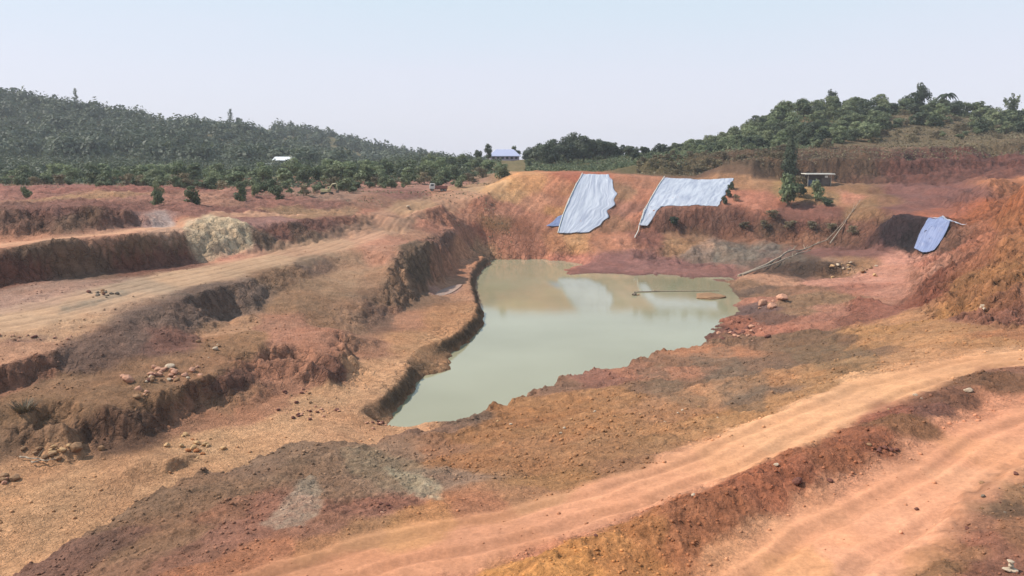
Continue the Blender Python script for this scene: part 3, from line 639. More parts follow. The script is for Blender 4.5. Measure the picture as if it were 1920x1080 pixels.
def plain(name, c, rough=.85, var=.25, scale=3.0, bump=.3, spec=.2):
    m, nt, b = newmat(name); l = nt.links.new
    tc = N(nt, 'ShaderNodeTexCoord'); n = N(nt, 'ShaderNodeTexNoise', Scale=scale, Detail=6.0, Roughness=.65); l(tc.outputs['Object'], n.inputs['Vector'])
    r = N(nt, 'ShaderNodeValToRGB'); e = r.color_ramp.elements
    e[0].position = .3; e[0].color = tuple(max(0, x * (1 - var)) for x in c) + (1,); e[1].position = .7; e[1].color = tuple(min(1, x * (1 + var)) for x in c) + (1,)
    l(n.outputs['Fac'], r.inputs[0]); l(r.outputs[0], b.inputs['Base Color'])
    b.inputs['Roughness'].default_value = rough; b.inputs['Specular IOR Level'].default_value = spec
    bp = N(nt, 'ShaderNodeBump', Strength=bump, Distance=.05); l(n.outputs['Fac'], bp.inputs['Height']); l(bp.outputs[0], b.inputs['Normal'])
    return m

# ------------------------------------------------------------------ object helpers
def mesh_from(name, V, Fc, mats, smooth_=False, mi=None):
    me = bpy.data.meshes.new(name)
    V = np.asarray(V, np.float32)
    if isinstance(Fc, np.ndarray):
        k = Fc.shape[1]
        me.vertices.add(len(V)); me.vertices.foreach_set('co', V.ravel())
        me.loops.add(Fc.size); me.loops.foreach_set('vertex_index', Fc.astype(np.int32).ravel())
        me.polygons.add(len(Fc)); me.polygons.foreach_set('loop_start', np.arange(0, Fc.size, k, dtype=np.int32))
        me.polygons.foreach_set('loop_total', np.full(len(Fc), k, np.int32))
    else:
        me.from_pydata([tuple(v) for v in V.tolist()], [], Fc)
    if mi is not None: me.polygons.foreach_set('material_index', np.asarray(mi, np.int32))
    if smooth_: me.polygons.foreach_set('use_smooth', np.ones(len(me.polygons), bool))
    for m in mats: me.materials.append(m)
    me.update(calc_edges=True); me.validate()
    return me
def obj(name, me, parent=None, loc=None):
    o = bpy.data.objects.new(name, me); C.objects.link(o)
    if parent is not None: o.parent = parent
    if loc is not None: o.location = loc
    return o
def tag(o, label, cat, group=None):
    o['label'] = label; o['category'] = cat
    if group: o['group'] = group
    return o
def empty(name, loc, rz=0):
    o = bpy.data.objects.new(name, None); C.objects.link(o); o.location = loc; o.rotation_euler = (0, 0, rz); o.empty_display_size = .3
    return o
def copy_tree(o, parent=None):
    c = o.copy(); C.objects.link(c); c.parent = parent
    for ch in list(o.children): copy_tree(ch, c)
    return c

# ------------------------------------------------------------------ ground
idx = np.arange(NR * NC).reshape(NR, NC)
quads = np.stack([idx[:-1, :-1], idx[:-1, 1:], idx[1:, 1:], idx[1:, :-1]], -1).reshape(-1, 4)
V = np.stack([X, Y, Zn], -1).reshape(-1, 3)
gm = mesh_from('ground', V, quads, [soil_material()], True)
ca = gm.color_attributes.new('soil', 'FLOAT_COLOR', 'POINT')
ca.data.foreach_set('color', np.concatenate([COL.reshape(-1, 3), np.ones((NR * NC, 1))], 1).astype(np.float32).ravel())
a = gm.attributes.new('mud', 'FLOAT', 'POINT'); a.data.foreach_set('value', (mud * (1 - steep)).astype(np.float32).ravel())
a = gm.attributes.new('steep', 'FLOAT', 'POINT'); a.data.foreach_set('value', np.clip(steep * (1 - .6 * wallm) + .4 * CR, 0, 1).astype(np.float32).ravel())
a = gm.attributes.new('road', 'FLOAT', 'POINT'); a.data.foreach_set('value', road_all.astype(np.float32).ravel())
g = obj('ground', gm); g['kind'] = 'structure'
def hz(x, y): return float(sample(Zn, x, y))
def on(px, py):
    x, y_, _ = cast(px, py); return Vector((x, y_, hz(x, y_)))

# ------------------------------------------------------------------ water
def water_mat():
    m, nt, b = newmat('pond_water'); l = nt.links.new
    b.inputs['Base Color'].default_value = (.30, .33, .215, 1); b.inputs['Roughness'].default_value = .035; b.inputs['IOR'].default_value = 1.33
    tc = N(nt, 'ShaderNodeTexCoord')
    n0 = N(nt, 'ShaderNodeTexNoise', Scale=.05, Detail=3.0); l(tc.outputs['Object'], n0.inputs['Vector'])
    cr = N(nt, 'ShaderNodeValToRGB'); cr.color_ramp.elements[0].position = .35; cr.color_ramp.elements[1].position = .65
    cr.color_ramp.elements[0].color = (.235, .215, .13, 1); cr.color_ramp.elements[1].color = (.285, .265, .17, 1)
    l(n0.outputs['Fac'], cr.inputs['Fac']); l(cr.outputs[0], b.inputs['Base Color'])
    n = N(nt, 'ShaderNodeTexNoise', Scale=2.2, Detail=4.0, Roughness=.6); l(tc.outputs['Object'], n.inputs['Vector'])
    bp = N(nt, 'ShaderNodeBump', Strength=.08, Distance=.05); l(n.outputs['Fac'], bp.inputs['Height']); l(bp.outputs[0], b.inputs['Normal'])
    return m
wp = [PZ(*q)[:2] for q in pts('560,860,0; 560,790,0; 730,700,0; 800,560,0; 860,500,0; 900,478,0; 1050,474,0; 1200,500,0; 1420,508,0; 1480,560,0; 1420,640,0; 1300,720,0; 1000,830,0; 800,880,0')]
wm = mesh_from('pond', [(x, y_, 0) for x, y_ in wp], [list(range(len(wp)))], [water_mat()])
wo = obj('pond_water', wm); wo['kind'] = 'structure'
pc = np.mean(pud, axis=0); pl_ = [((x - pc[0]) * 1.15 + pc[0], (y_ - pc[1]) * 1.15 + pc[1], pz - .04) for x, y_ in smooth(list(pud) + [pud[0]], 2)[:-1]]
po = obj('puddle_water', mesh_from('puddle', pl_, [list(range(len(pl_)))], [plain('puddle_water', (.38, .27, .22), .05, .1, .5, .05, .5)])); po['kind'] = 'structure'

# ------------------------------------------------------------------ foliage, bark, stone, cloth materials
def leaf_mat(name, c1, c2, c3, speck=.3, ns=.55):
    m, nt, b = newmat(name); l = nt.links.new
    tc = N(nt, 'ShaderNodeTexCoord'); oi = N(nt, 'ShaderNodeObjectInfo'); ge = N(nt, 'ShaderNodeNewGeometry')
    n = N(nt, 'ShaderNodeTexNoise', Scale=ns, Detail=3.0); l(tc.outputs['Object'], n.inputs['Vector'])
    r = N(nt, 'ShaderNodeValToRGB'); e = r.color_ramp.elements
    e[0].position = .25; e[0].color = (*c1, 1); e[1].position = .8; e[1].color = (*c3, 1)
    k = e.new(.52); k.color = (*c2, 1)
    a1 = N(nt, 'ShaderNodeMath', operation='MULTIPLY_ADD'); l(oi.outputs['Random'], a1.inputs[0]); a1.inputs[1].default_value = .34; a1.inputs[2].default_value = -.25
    a2 = N(nt, 'ShaderNodeMath', operation='MULTIPLY_ADD'); l(ge.outputs['Random Per Island'], a2.inputs[0]); a2.inputs[1].default_value = speck; l(a1.outputs[0], a2.inputs[2])
    a3 = N(nt, 'ShaderNodeMath', operation='ADD'); l(a2.outputs[0], a3.inputs[0]); l(n.outputs['Fac'], a3.inputs[1])
    l(a3.outputs[0], r.inputs[0]); l(r.outputs[0], b.inputs['Base Color'])
    b.inputs['Roughness'].default_value = .6; b.inputs['Specular IOR Level'].default_value = .25
    out = nt.nodes['Material Output']; tr = N(nt, 'ShaderNodeBsdfTranslucent'); ms = N(nt, 'ShaderNodeMixShader'); ms.inputs[0].default_value = .3
    l(r.outputs[0], tr.inputs['Color']); l(b.outputs[0], ms.inputs[1]); l(tr.outputs[0], ms.inputs[2]); l(ms.outputs[0], out.inputs[0])
    return m
M_GREEN = leaf_mat('foliage_green', (.042, .058, .028), (.105, .128, .062), (.21, .225, .115))
M_BRIGHT = leaf_mat('foliage_bright', (.06, .085, .035), (.15, .18, .085), (.25, .275, .14))
M_DARK = leaf_mat('foliage_dark', (.02, .032, .02), (.045, .062, .034), (.095, .11, .06))
M_WOOD = leaf_mat('foliage_far', (.036, .048, .028), (.08, .096, .056), (.155, .17, .10), .12, .1)
M_DRY = leaf_mat('foliage_dry', (.085, .06, .035), (.15, .115, .065), (.25, .20, .11))
M_BARK = plain('bark', (.13, .10, .075))
STONE = {k: plain('stone_' + k, tuple(lin(c) * .72), bump=.6, scale=5) for k, c in dict(tan=(206, 164, 118), pink=(206, 152, 124), dark=(122, 78, 66), pale=(206, 182, 156), grey=(132, 116, 100), orange=(190, 124, 78), brown=(158, 120, 88)).items()}

def rod(V, Fc, a, b, r0, r1, n=6):
    a = np.array(a, float); b = np.array(b, float); d = b - a; ln = np.linalg.norm(d); d = d / (ln + 1e-9)
    u = np.cross(d, (0, 0, 1) if abs(d[2]) < .9 else (1, 0, 0)); u /= np.linalg.norm(u); w_ = np.cross(d, u); k = len(V)
    for p, r in ((a, r0), (b, r1)):
        for i in range(n):
            t = 2 * math.pi * i / n; V.append(tuple(p + r * (math.cos(t) * u + math.sin(t) * w_)))
    for i in range(n): Fc.append((k + i, k + (i + 1) % n, k + n + (i + 1) % n, k + n + i))
    Fc.append(tuple(k + n + i for i in range(n))); Fc.append(tuple(k + n - 1 - i for i in range(n)))
def curve_rod(V, Fc, P_, r0, r1, n=6):
    m = len(P_) - 1
    for i in range(m):
        rod(V, Fc, P_[i], P_[i + 1], r0 + (r1 - r0) * i / m, r0 + (r1 - r0) * (i + 1) / m, n)
def leaves(pos, nrm, size, rng):
    """one four-cornered leaf spray per point"""
    n = len(pos)
    t = rng.normal(size=(n, 3)); nrm = nrm + .38 * rng.normal(size=(n, 3)); nrm /= np.linalg.norm(nrm, axis=1)[:, None]
    t -= (t * nrm).sum(1)[:, None] * nrm; t /= np.linalg.norm(t, axis=1)[:, None]; b = np.cross(nrm, t)
    s = size * rng.uniform(.6, 1.4, n)[:, None]
    q = np.stack([pos - t * s, pos - b * s * .55 + nrm * s * .12, pos + t * s, pos + b * s * .55 - nrm * s * .1], 1)
    return q.reshape(-1, 3), np.arange(4 * n).reshape(n, 4)
def lobed(n, rng, R, h0, h1, k, leaf, flat=.75):
    """crown: k uneven clumps round a bent axis between h0 and h1, leaves in their shells"""
    cs_, rs = [], []
    for i in range(k):
        t = (i + .5) / k; zz = h0 + (h1 - h0) * rng.uniform(.05, .95); w_ = math.sin(math.pi * min(1, max(.12, (zz - h0) / (h1 - h0) * .8 + .15))) 
        an = rng.uniform(0, 2 * math.pi); rad = R * w_ * rng.uniform(.2, .8)
        cs_.append((rad * math.cos(an), rad * math.sin(an), zz)); rs.append(R * rng.uniform(.28, .48))
    cs_.append((0, 0, (h0 + h1) / 2)); rs.append(R * .55)
    cs_ = np.array(cs_); rs = np.array(rs)
    w_ = rs ** 2; pick = rng.choice(len(rs), n, p=w_ / w_.sum())
    d = rng.normal(size=(n, 3)); d[:, 2] = d[:, 2] * .9 + .25; d /= np.linalg.norm(d, axis=1)[:, None]
    pos = cs_[pick] + d * rs[pick][:, None] * rng.uniform(.55, 1.12, n)[:, None] * np.array([1, 1, flat])
    return leaves(pos, d, leaf, rng), cs_
def tree_meshes(seed, kind):
    rng = np.random.default_rng(seed); V, Fc = [], []
    if kind == 'broad':
        Hh = 7.0; R = rng.uniform(2.6, 3.3)
        (lv, lf), cs_ = lobed(1500, rng, R, 1.6, Hh - .8, 13, .27)
        top = (rng.normal() * .3, rng.normal() * .3, Hh * .6); rod(V, Fc, (0, 0, -.4), top, .2, .1, 7)
        for c in cs_[:8]: rod(V, Fc, (top[0] * .6, top[1] * .6, top[2] * .55), tuple(c), .08, .02, 5)
    elif kind == 'slender':
        Hh = 9.5; V0 = []
        rod(V, Fc, (0, 0, -.4), (.2, 0, 8.6), .16, .03, 6)
        pos, nr = [], []
        for i in range(26):
            z = 2.2 + 7 * i / 26; an = rng.uniform(0, 6.28); ln = (1.9 - 1.3 * i / 26) * rng.uniform(.5, 1.2)
            e = np.array([math.cos(an) * ln, math.sin(an) * ln, z + .5 * ln]); rod(V, Fc, (0.1, 0, z), tuple(e), .035, .01, 4)
            for t in rng.uniform(.3, 1.1, 34): pos.append(np.array([0, 0, z]) * (1 - t) + e * t + rng.normal(size=3) * .28); nr.append((rng.normal(), rng.normal(), 1))
        lv, lf = leaves(np.array(pos), np.array(nr, float), .22, rng)
    elif kind == 'palm':
        rod(V, Fc, (0, 0, -.4), (.15, 0, 3.6), .13, .1, 7)
        pv, pf = [], []
        for i in range(13):
            an = i * 2.4; L_ = rng.uniform(2.0, 2.9); up = rng.uniform(.5, 1.3); prev = None
            for j in range(9):
                t = j / 8; r = L_ * t; z = 3.6 + up * r - .62 * r * r; c = np.array([math.cos(an) * r + .15, math.sin(an) * r, z]); sd2 = np.array([-math.sin(an), math.cos(an), 0])
                wd = .46 * math.sin(math.pi * min(1, t * .85 + .12)) + .03; dz = np.array([0, 0, -wd * .7])
                if prev is not None:
                    c0, w0 = prev; z0_ = np.array([0, 0, -w0 * .7]); k = len(pv)
                    pv += [c0, c, c + sd2 * wd + dz, c0 + sd2 * w0 * .8 + z0_, c - sd2 * wd + dz, c0 - sd2 * w0 * .8 + z0_]
                    pf += [(k, k + 1, k + 2, k + 3), (k, k + 5, k + 4, k + 1)]
                prev = (c, wd)
        lv, lf = np.array(pv), np.array(pf)
    elif kind == 'plume':
        pos, nr = [], []
        for i in range(7):
            an = rng.uniform(0, 6.28); lean = rng.uniform(.1, .5); hh = rng.uniform(4.2, 6.2); Pp = []
            for j in range(8):
                t = j / 7; Pp.append(np.array([math.cos(an) * lean * hh * t * t, math.sin(an) * lean * hh * t * t, hh * t]))
            curve_rod(V, Fc, Pp, .05, .012, 4)
            for j in range(3, 8):
                for _ in range(26): pos.append(Pp[j] + rng.normal(size=3) * (.34 if j < 7 else .2)); nr.append(rng.normal(size=3))
        lv, lf = leaves(np.array(pos), np.array(nr), .24, rng)
    elif kind == 'conic':
        rod(V, Fc, (0, 0, -.4), (0, 0, 7.2), .18, .03, 6)
        n = 2300; z = .5 + 7.2 * rng.uniform(0, 1, n) ** 1.15; rr = np.interp(z, [.4, 1.5, 3.5, 6, 7.8], [1.1, 1.6, 1.45, .8, .1]); an = rng.uniform(0, 6.28, n)
        rr = rr * (.75 + .35 * gn(an * 1.2, z * 1.1, 5)) * rng.uniform(.45, 1.1, n)
        pos = np.stack([rr * np.cos(an), rr * np.sin(an), z], 1); d = np.stack([np.cos(an), np.sin(an), an * 0 + .3], 1)
        lv, lf = leaves(pos, d, .22, rng)
    elif kind in ('shrub', 'dry'):
        R = 1.0
        (lv, lf), cs_ = lobed(620 if kind == 'shrub' else 420, rng, R, .1, 1.5, 7, .13 if kind == 'shrub' else .11, .8)
        for c in cs_: rod(V, Fc, (rng.normal() * .05, rng.normal() * .05, -.2), tuple(c), .03, .008, 4)
    elif kind == 'weed':
        pv, pf = [], []
        for i in range(120):
            an = rng.uniform(0, 6.28); r0 = rng.uniform(0, .35); hh = rng.uniform(.3, .8); b0 = np.array([r0 * math.cos(an), r0 * math.sin(an), -.05]); tip = b0 + np.array([math.cos(an) * hh * .6, math.sin(an) * hh * .6, hh]); sd2 = np.array([-math.sin(an), math.cos(an), 0]) * .022
            md = (b0 + tip) / 2 + np.array([0, 0, hh * .15]); k = len(pv); pv += [b0 - sd2, b0 + sd2, md + sd2 * .8, md - sd2 * .8, tip + sd2 * .1, tip - sd2 * .1]; pf += [(k, k + 1, k + 2, k + 3), (k + 3, k + 2, k + 4, k + 5)]
        lv, lf = np.array(pv), np.array(pf)
    return (V, Fc), (lv, lf)
TREE_COUNT = {}
NAMES = dict(broad=('broadleaf_tree', 'trunk', 'crown'), slender=('slender_tree', 'trunk', 'crown'), palm=('palm_tree', 'trunk', 'fronds'), plume=('bamboo_clump', 'culms', 'crown'), conic=('cypress_tree', 'trunk', 'crown'),
             shrub=('shrub', 'stems', 'foliage'), dry=('dry_shrub', 'stems', 'foliage'), weed=('grass_tuft', None, None))
MESHES = {}
def proto(kind, seed, mat):
    k = (kind, seed, mat.name)
    if k not in MESHES:
        (tv_, tf_), (lv, lf) = tree_meshes(seed, kind); nm = NAMES[kind]
        cm_ = mesh_from(nm[2] or nm[0], lv, lf, [mat])
        tm = mesh_from(nm[1], tv_, tf_, [M_BARK]) if nm[1] else None
        MESHES[k] = (tm, cm_)
    return MESHES[k]
def grow(kind, seed, mat, x, y_, sx, sz, label, cat, group=None, rz=None, sink=0.0):
    tm, cm_ = proto(kind, seed, mat); nm = NAMES[kind]
    loc = (x, y_, hz(x, y_) - sink); rz = random.uniform(0, 6.28) if rz is None else rz
    if tm is None:
        o = obj(nm[0], cm_, None, loc)
    else:
        o = empty(nm[0], loc); obj(nm[1], tm, o); obj(nm[2], cm_, o)
    o.rotation_euler = (0, 0, rz); o.scale = (sx, sx, sz); tag(o, label, cat, group)
    return o
def xyD(px, D):
    d = ray(px, 300); return d[0] / d[1] * D * U, D * U
def ok_gap(L_, x, y_, r):
    for a, b, c in L_:
        if (a - x) ** 2 + (b - y_) ** 2 < ((c + r) * .5) ** 2: return False
    return True

# right hill: broadleaved trees, thick on the left flank, open round the bare patch
placed = []; nb = 0; tries = 0
def crest_s(px):   # smaller towards the left tail of the hill
    return np.interp(px, [1260, 1330, 1400, 1480, 1700, 1920, 2100], [.6, .8, 1.0, 1.35, 1.25, 1.2, 1.3])
while nb < 236 and tries < 9000:
    tries += 1
    px = random.uniform(1262, 2020); D = random.uniform(141, 186)
    x, y_ = xyD(px, D)
    bare = (1655 < px < 1860 and D < 170) or (px > 1640 and D < 150) or (px > 1860 and D < 154)
    if bare and random.random() < .96: continue
    s = crest_s(px) * random.uniform(.7, 1.15) * (.8 if D < 150 else 1)
    if not ok_gap(placed, x, y_, 4.0 * s): continue
    placed.append((x, y_, 4.0 * s)); nb += 1
    if D < 150: lab, gp = 'rounded green tree at the foot of the right-hand hill above the brown bank', 'trees along the foot of the right hill'
    elif D > 176: lab, gp = 'green broadleaf tree on the skyline of the right-hand hill', 'skyline trees of the right hill'
    elif px < 1480: lab, gp = 'green broadleaf tree on the left flank of the right-hand hill', 'trees on the left flank of the right hill'
    else: lab, gp = 'green broadleaf tree in the thicket on the upper right-hand hill', 'trees on the upper right hill'
    grow('broad', 20 + nb % 6, M_DARK if random.random() < .18 else (M_BRIGHT if random.random() < .15 else M_GREEN), x, y_, s * .98, s * .8, lab, 'tree', gp, sink=1.3 * s)
# bushes on and under the bare patch
n = 0
while n < 46:
    px = random.uniform(1300, 1990); D = random.uniform(134, 172)
    if D > 142 and not (1640 < px < 1880): continue
    x, y_ = xyD(px, D); n += 1; s = random.uniform(.8, 1.9)
    if random.random() < .6: grow('dry', 40 + n % 3, M_DRY, x, y_, s, s * .8, 'brownish dry bush on the open slope below the right hill trees', 'bush', 'dry bushes on the right slope')
    else: grow('shrub', 50 + n % 3, M_GREEN, x, y_, s, s * .85, 'small green bush on the open slope below the right hill trees', 'bush', 'green bushes on the right slope')
# brown overgrown bank behind the sheets
for i in range(60):
    px = random.uniform(1195, 1490); D = random.uniform(127, 137); x, y_ = xyD(px, D); s = random.uniform(.7, 1.5)
    grow('dry', 40 + i % 3, M_DRY, x, y_, s, s * .8, 'withered brown bush on the overgrown bank behind the sheets', 'bush', 'withered bushes on the bank')
# named skyline figures
def single(kind, seed, mat, px, D, sx, sz, lab, cat='tree', rz=None): 
    x, y_ = xyD(px, D); return grow(kind, seed, mat, x, y_, sx, sz, lab, cat, rz=rz)
single('palm', 61, M_DARK, 1764, 176, 1.35, 1.35, 'dark palm with drooping fronds standing on the right-hand hilltop', rz=.4)
single('broad', 74, M_DARK, 1762, 175, .7, .6, 'dark bushy growth around the foot of the drooping palm')
single('broad', 62, M_DARK, 1720, 178, .9, 1.35, 'tall dark tree just left of the drooping palm on the hilltop')
single('plume', 63, M_GREEN, 1890, 172, 1.3, 1.4, 'clump of tall feathery stems on the skyline near the right edge', 'bamboo', rz=1.)
single('broad', 64, M_DARK, 1551, 183, .8, 1.25, 'dark tree crowning the highest point of the right-hand hill')
single('palm', 66, M_GREEN, 1660, 182, .7, .95, 'small green palm between the two crests of the right-hand hill')
single('slender', 65, M_WOOD, 152, 331, .95, 1.5, 'tallest tree sticking up alone from the left skyline')
single('broad', 67, M_WOOD, 173, 331, .75, 1.0, 'rounded tree just right of the tallest tree on the left skyline')
single('slender', 68, M_WOOD, 436, 334, 1.1, 1.25, 'ragged tall tree at the right end of the wooded left ridge')
single('broad', 69, M_WOOD, 452, 334, .8, 1.2, 'dark rounded tree where the left ridge drops away')
single('broad', 70, M_DARK, 898, 178, .62, .8, 'dark bushy tree on the skyline left of the blue roof')
single('broad', 71, M_DARK, 915, 180, .6, .9, 'second dark bushy tree on the skyline touching the blue roof')
single('broad', 72, M_GREEN, 965, 205, .7, .85, 'low green tree directly behind the blue roof')
# centre knoll woods
for i in range(46):
    px = random.uniform(985, 1192); D = random.uniform(168, 205); x, y_ = xyD(px, D)
    q = math.exp(-((px - 1072) / 74) ** 2)
    s = .5 + 1.05 * q * random.uniform(.75, 1.0)
    grow('broad', 20 + i % 6, M_WOOD if random.random() < .6 else M_DARK, x, y_, s * 1.05, s * .95, 'dark tree in the dense grove on the central skyline behind the left sheet', 'tree', 'trees of the central grove', sink=.5 * s)
for i in range(14):
    px = 1185 + i * 6 + random.uniform(-3, 3); x, y_ = xyD(px, random.uniform(160, 180)); s = random.uniform(.3, .5)
    grow('broad', 20 + i % 6, M_DARK, x, y_, s, s, 'small dark tree in the row between the central grove and the right hill', 'tree', 'small trees in the saddle')
for i in range(22):
    px = 800 + i * 9 + random.uniform(-4, 4)
    if 905 < px < 982: continue
    x, y_ = xyD(px, random.uniform(150, 178)); s = random.uniform(.5, .85)
    grow('broad', 20 + i % 6, M_GREEN, x, y_, s, s * .9, 'green tree on the low skyline on either side of the blue-roofed building', 'tree', 'trees beside the blue-roofed building', sink=.8 * s)
# belt of green at the far edge of the workings
n = 0; placed = []
while n < 74:
    px = random.uniform(-60, 960); D0 = np.interp(px, [-60, 200, 400, 560, 700, 860, 960], [122, 119, 116, 116, 126, 132, 140]); D = D0 + random.uniform(0, 22)
    if px > 870 and D < 150: continue
    x, y_ = xyD(px, D); s = random.uniform(.6, 1.05)
    if not ok_gap(placed, x, y_, 4 * s): 
        if random.random() < .97: continue
    placed.append((x, y_, 4 * s)); n += 1
    grow('broad', 20 + n % 6, M_BRIGHT if random.random() < .65 else M_GREEN, x, y_, s * 1.05, s * .85, 'leafy green tree in the belt along the far left edge of the workings', 'tree', 'trees in the green belt', sink=1.2 * s)
for i in range(120):
    px = random.uniform(-60, 900); D0 = np.interp(px, [-60, 200, 400, 560, 700, 860, 960], [116, 112, 106, 108, 120, 128, 136]); x, y_ = xyD(px, D0 + random.uniform(-10, 8) * random.random()); s = random.uniform(.7, 1.9)
    dry = random.random() < .35
    grow('dry' if dry else 'shrub', (40 if dry else 50) + i % 3, M_DRY if dry else M_GREEN, x, y_, s, s * .9, ('brown dry bush' if dry else 'small green bush') + ' at the front edge of the green belt beyond the workings', 'bush', 'dry bushes before the belt' if dry else 'green bushes before the belt')
def spot(kind, seed, mat, px, py, w_px, h_px, lab, cat='bush'):
    x, y_, z = cast(px, py); D = math.hypot(x, y_)
    base = dict(shrub=(2.5, 1.85), dry=(2.5, 1.85), broad=(6.4, 7), conic=(3.2, 7.8), slender=(3, 9.5), weed=(1.4, .8))[kind]
    return grow(kind, seed, mat, x, y_, w_px * D / F / base[0], h_px * D / F / base[1], lab, cat, sink=(1.5 * h_px * D / F / 7 if kind == 'broad' else 0))
spot('shrub', 50, M_GREEN, 50, 374, 26, 24, 'round green bush alone on the bare ground at the far left')
spot('broad', 21, M_GREEN, 297, 386, 30, 52, 'narrow dark green small tree standing out before the belt', 'tree')
spot('broad', 22, M_GREEN, 360, 384, 40, 44, 'broad grey-green bush right of the narrow small tree', 'tree')
spot('shrub', 51, M_GREEN, 455, 378, 34, 30, 'low rounded bush on the rim of the far left workings')
spot('shrub', 52, M_BRIGHT, 481, 372, 24, 36, 'upright bright green bush beside the low rounded bush')
spot('broad', 23, M_GREEN, 521, 374, 34, 38, 'dark leafy bush last in the row before the far left woods', 'tree')
spot('dry', 41, M_DRY, 570, 372, 34, 24, 'greyish dry bush next to the yellow excavator')
spot('shrub', 51, M_GREEN, 940, 335, 40, 30, 'green bush on top of the slope where the orange wall begins')
spot('dry', 42, M_DRY, 905, 333, 40, 26, 'pale dry bush left of the green bush above the orange wall')
spot('conic', 81, M_DARK, 1479, 334, 34, 76, 'tall dark cone-shaped tree next to the shed', 'tree')
spot('shrub', 50, M_BRIGHT, 1478, 386, 64, 66, 'large rounded bush on the pink slope left of the shed')
spot('shrub', 52, M_DARK, 1494, 372, 40, 38, 'dark bush behind the large rounded bush')
spot('shrub', 51, M_BRIGHT, 1530, 376, 34, 42, 'round bright green bush right below the shed')
spot('shrub', 50, M_GREEN, 1549, 388, 28, 20, 'low olive bush right of the round bush below the shed')
spot('dry', 40, M_DRY, 1502, 350, 40, 26, 'yellowish grassy bush at the left wall of the shed')
spot('dry', 42, M_DRY, 1450, 410, 46, 18, 'brown weedy bush on the dark ledge under the pink slope')
spot('shrub', 52, M_DARK, 1262, 424, 28, 24, 'dark green bush on the ledge below the wide sheet')
for i, (a_, b_) in enumerate([(1372, 350), (1366, 364), (1358, 378), (1380, 372)]): spot('dry' if i == 3 else 'shrub', 42 if i == 3 else 51, M_DRY if i == 3 else M_DARK, a_, b_ + 6, 18, 16, ['topmost', 'middle', 'lowest', 'driest'][i] + ' of the dark weeds along the right edge of the wide sheet')
spot('weed', 91, M_DRY, 45, 772, 56, 20, 'wide tuft of dry grass on the brown shelf at the left edge', 'grass')
for i, (a_, b_) in enumerate([(1395, 428), (1432, 432), (1480, 428), (1560, 436), (1600, 442), (1520, 434)]): spot('dry', 40 + i % 3, M_DRY, a_, b_, 34, 16, 'scrubby dry bush on the dark terrace wall right of the wide sheet').__setitem__('group', 'scrub on the terrace wall')

# far woods on the left hills: one mass
def forest(n, fpx, fD, s0, s1, leaf, nl, seed):
    rng = np.random.default_rng(seed); out = []
    for i in range(n):
        px = fpx(rng); D = fD(rng, px); x, y_ = xyD(px, D); s = rng.uniform(s0, s1)
        k = nl; d = rng.normal(size=(k, 3)); d[:, 2] = np.abs(d[:, 2]) * .9 + .1; d /= np.linalg.norm(d, axis=1)[:, None]
        lump = 1 + .35 * gn(d[:, 0] * 2 + i, d[:, 1] * 2 + d[:, 2] * 2, 3)
        pos = d * lump[:, None] * np.array([3.1, 3.1, 4.6]) * s * rng.uniform(.7, 1.05, k)[:, None]
        z = hz(x, y_)
        q, _ = leaves(pos + np.array([x, y_, z - .2]), d, leaf * s, rng); out.append(q)
    v = np.concatenate(out); return v, np.arange(len(v)).reshape(-1, 4)
A = [forest(900, lambda r: r.uniform(-260, 640), lambda r, p: r.uniform(215, 345), .9, 2.1, .5, 190, 1),
     forest(520, lambda r: r.uniform(400, 960), lambda r, p: r.uniform(330, 450), .8, 1.6, .8, 80, 2),
     forest(900, lambda r: r.uniform(-200, 880), lambda r, p: r.uniform(135, 235), .5, .95, .5, 80, 3),
     forest(420, lambda r: r.uniform(-260, 450), lambda r, p: r.uniform(315, 342), .6, 1.15, .55, 60, 4),
     forest(300, lambda r: r.uniform(1250, 2150), lambda r, p: r.uniform(186, 240), .6, 1.0, .5, 60, 5)]
off = 0; vs = []; fs = []
for v_, f_ in A: vs.append(v_); fs.append(f_ + off); off += len(v_)
fo = obj('far_woods', mesh_from('far_woods', np.concatenate(vs), np.concatenate(fs), [M_WOOD])); fo['kind'] = 'stuff'; fo['label'] = 'dense far woods covering the hills'
# low scrub under the trees of the right hill: ground cover
def cover(n, spx, sD, h, leaf, seed, mat, name, cond=lambda p, D: True):
    rng = np.random.default_rng(seed); px = rng.uniform(*spx, n); D = rng.uniform(*sD, n); m = np.array([cond(a_, b_) for a_, b_ in zip(px, D)]); px = px[m]; D = D[m]
    x = (px - 960) / F / (CP + SP * (240 / F)) * D * U; y_ = D * U; z = sample(Zn, x, y_) + rng.uniform(0, 1, len(x)) ** 1.5 * h * (.6 + .6 * gn(x / 6, y_ / 6, seed))
    nr = rng.normal(size=(len(x), 3)) * .6 + np.array([0, -.3, 1])
    v_, f_ = leaves(np.stack([x, y_, z], 1), nr, leaf, rng)
    o = obj(name, mesh_from(name, v_, f_, [mat])); o['kind'] = 'stuff'; o['label'] = name.replace('_', ' '); return o
cover(60000, (1255, 2150), (138, 190), 1.6, .34, 71, M_GREEN, 'undergrowth_on_the_hill', lambda p, D: not ((1650 < p < 1870 and D < 170) or (p > 1560 and D < 146) or (p > 1850 and D < 156)) )
cover(30000, (1195, 2100), (126, 172), .8, .24, 72, M_DRY, 'dry_scrub_on_the_bank', lambda p, D: D < 138 if p < 1640 else True)
cover(42000, (-150, 940), (112, 200), 1.3, .32, 73, M_GREEN, 'undergrowth_below_the_belt', lambda p, D: D > np.interp(p, [-60, 200, 400, 560, 700, 860, 960], [121, 118, 113, 114, 126, 133, 150]))
cover(9000, (-150, 960), (100, 126), .45, .2, 74, M_DRY, 'dry_weeds_on_the_flat', lambda p, D: gn(p / 60, D / 6, 5) > .12)
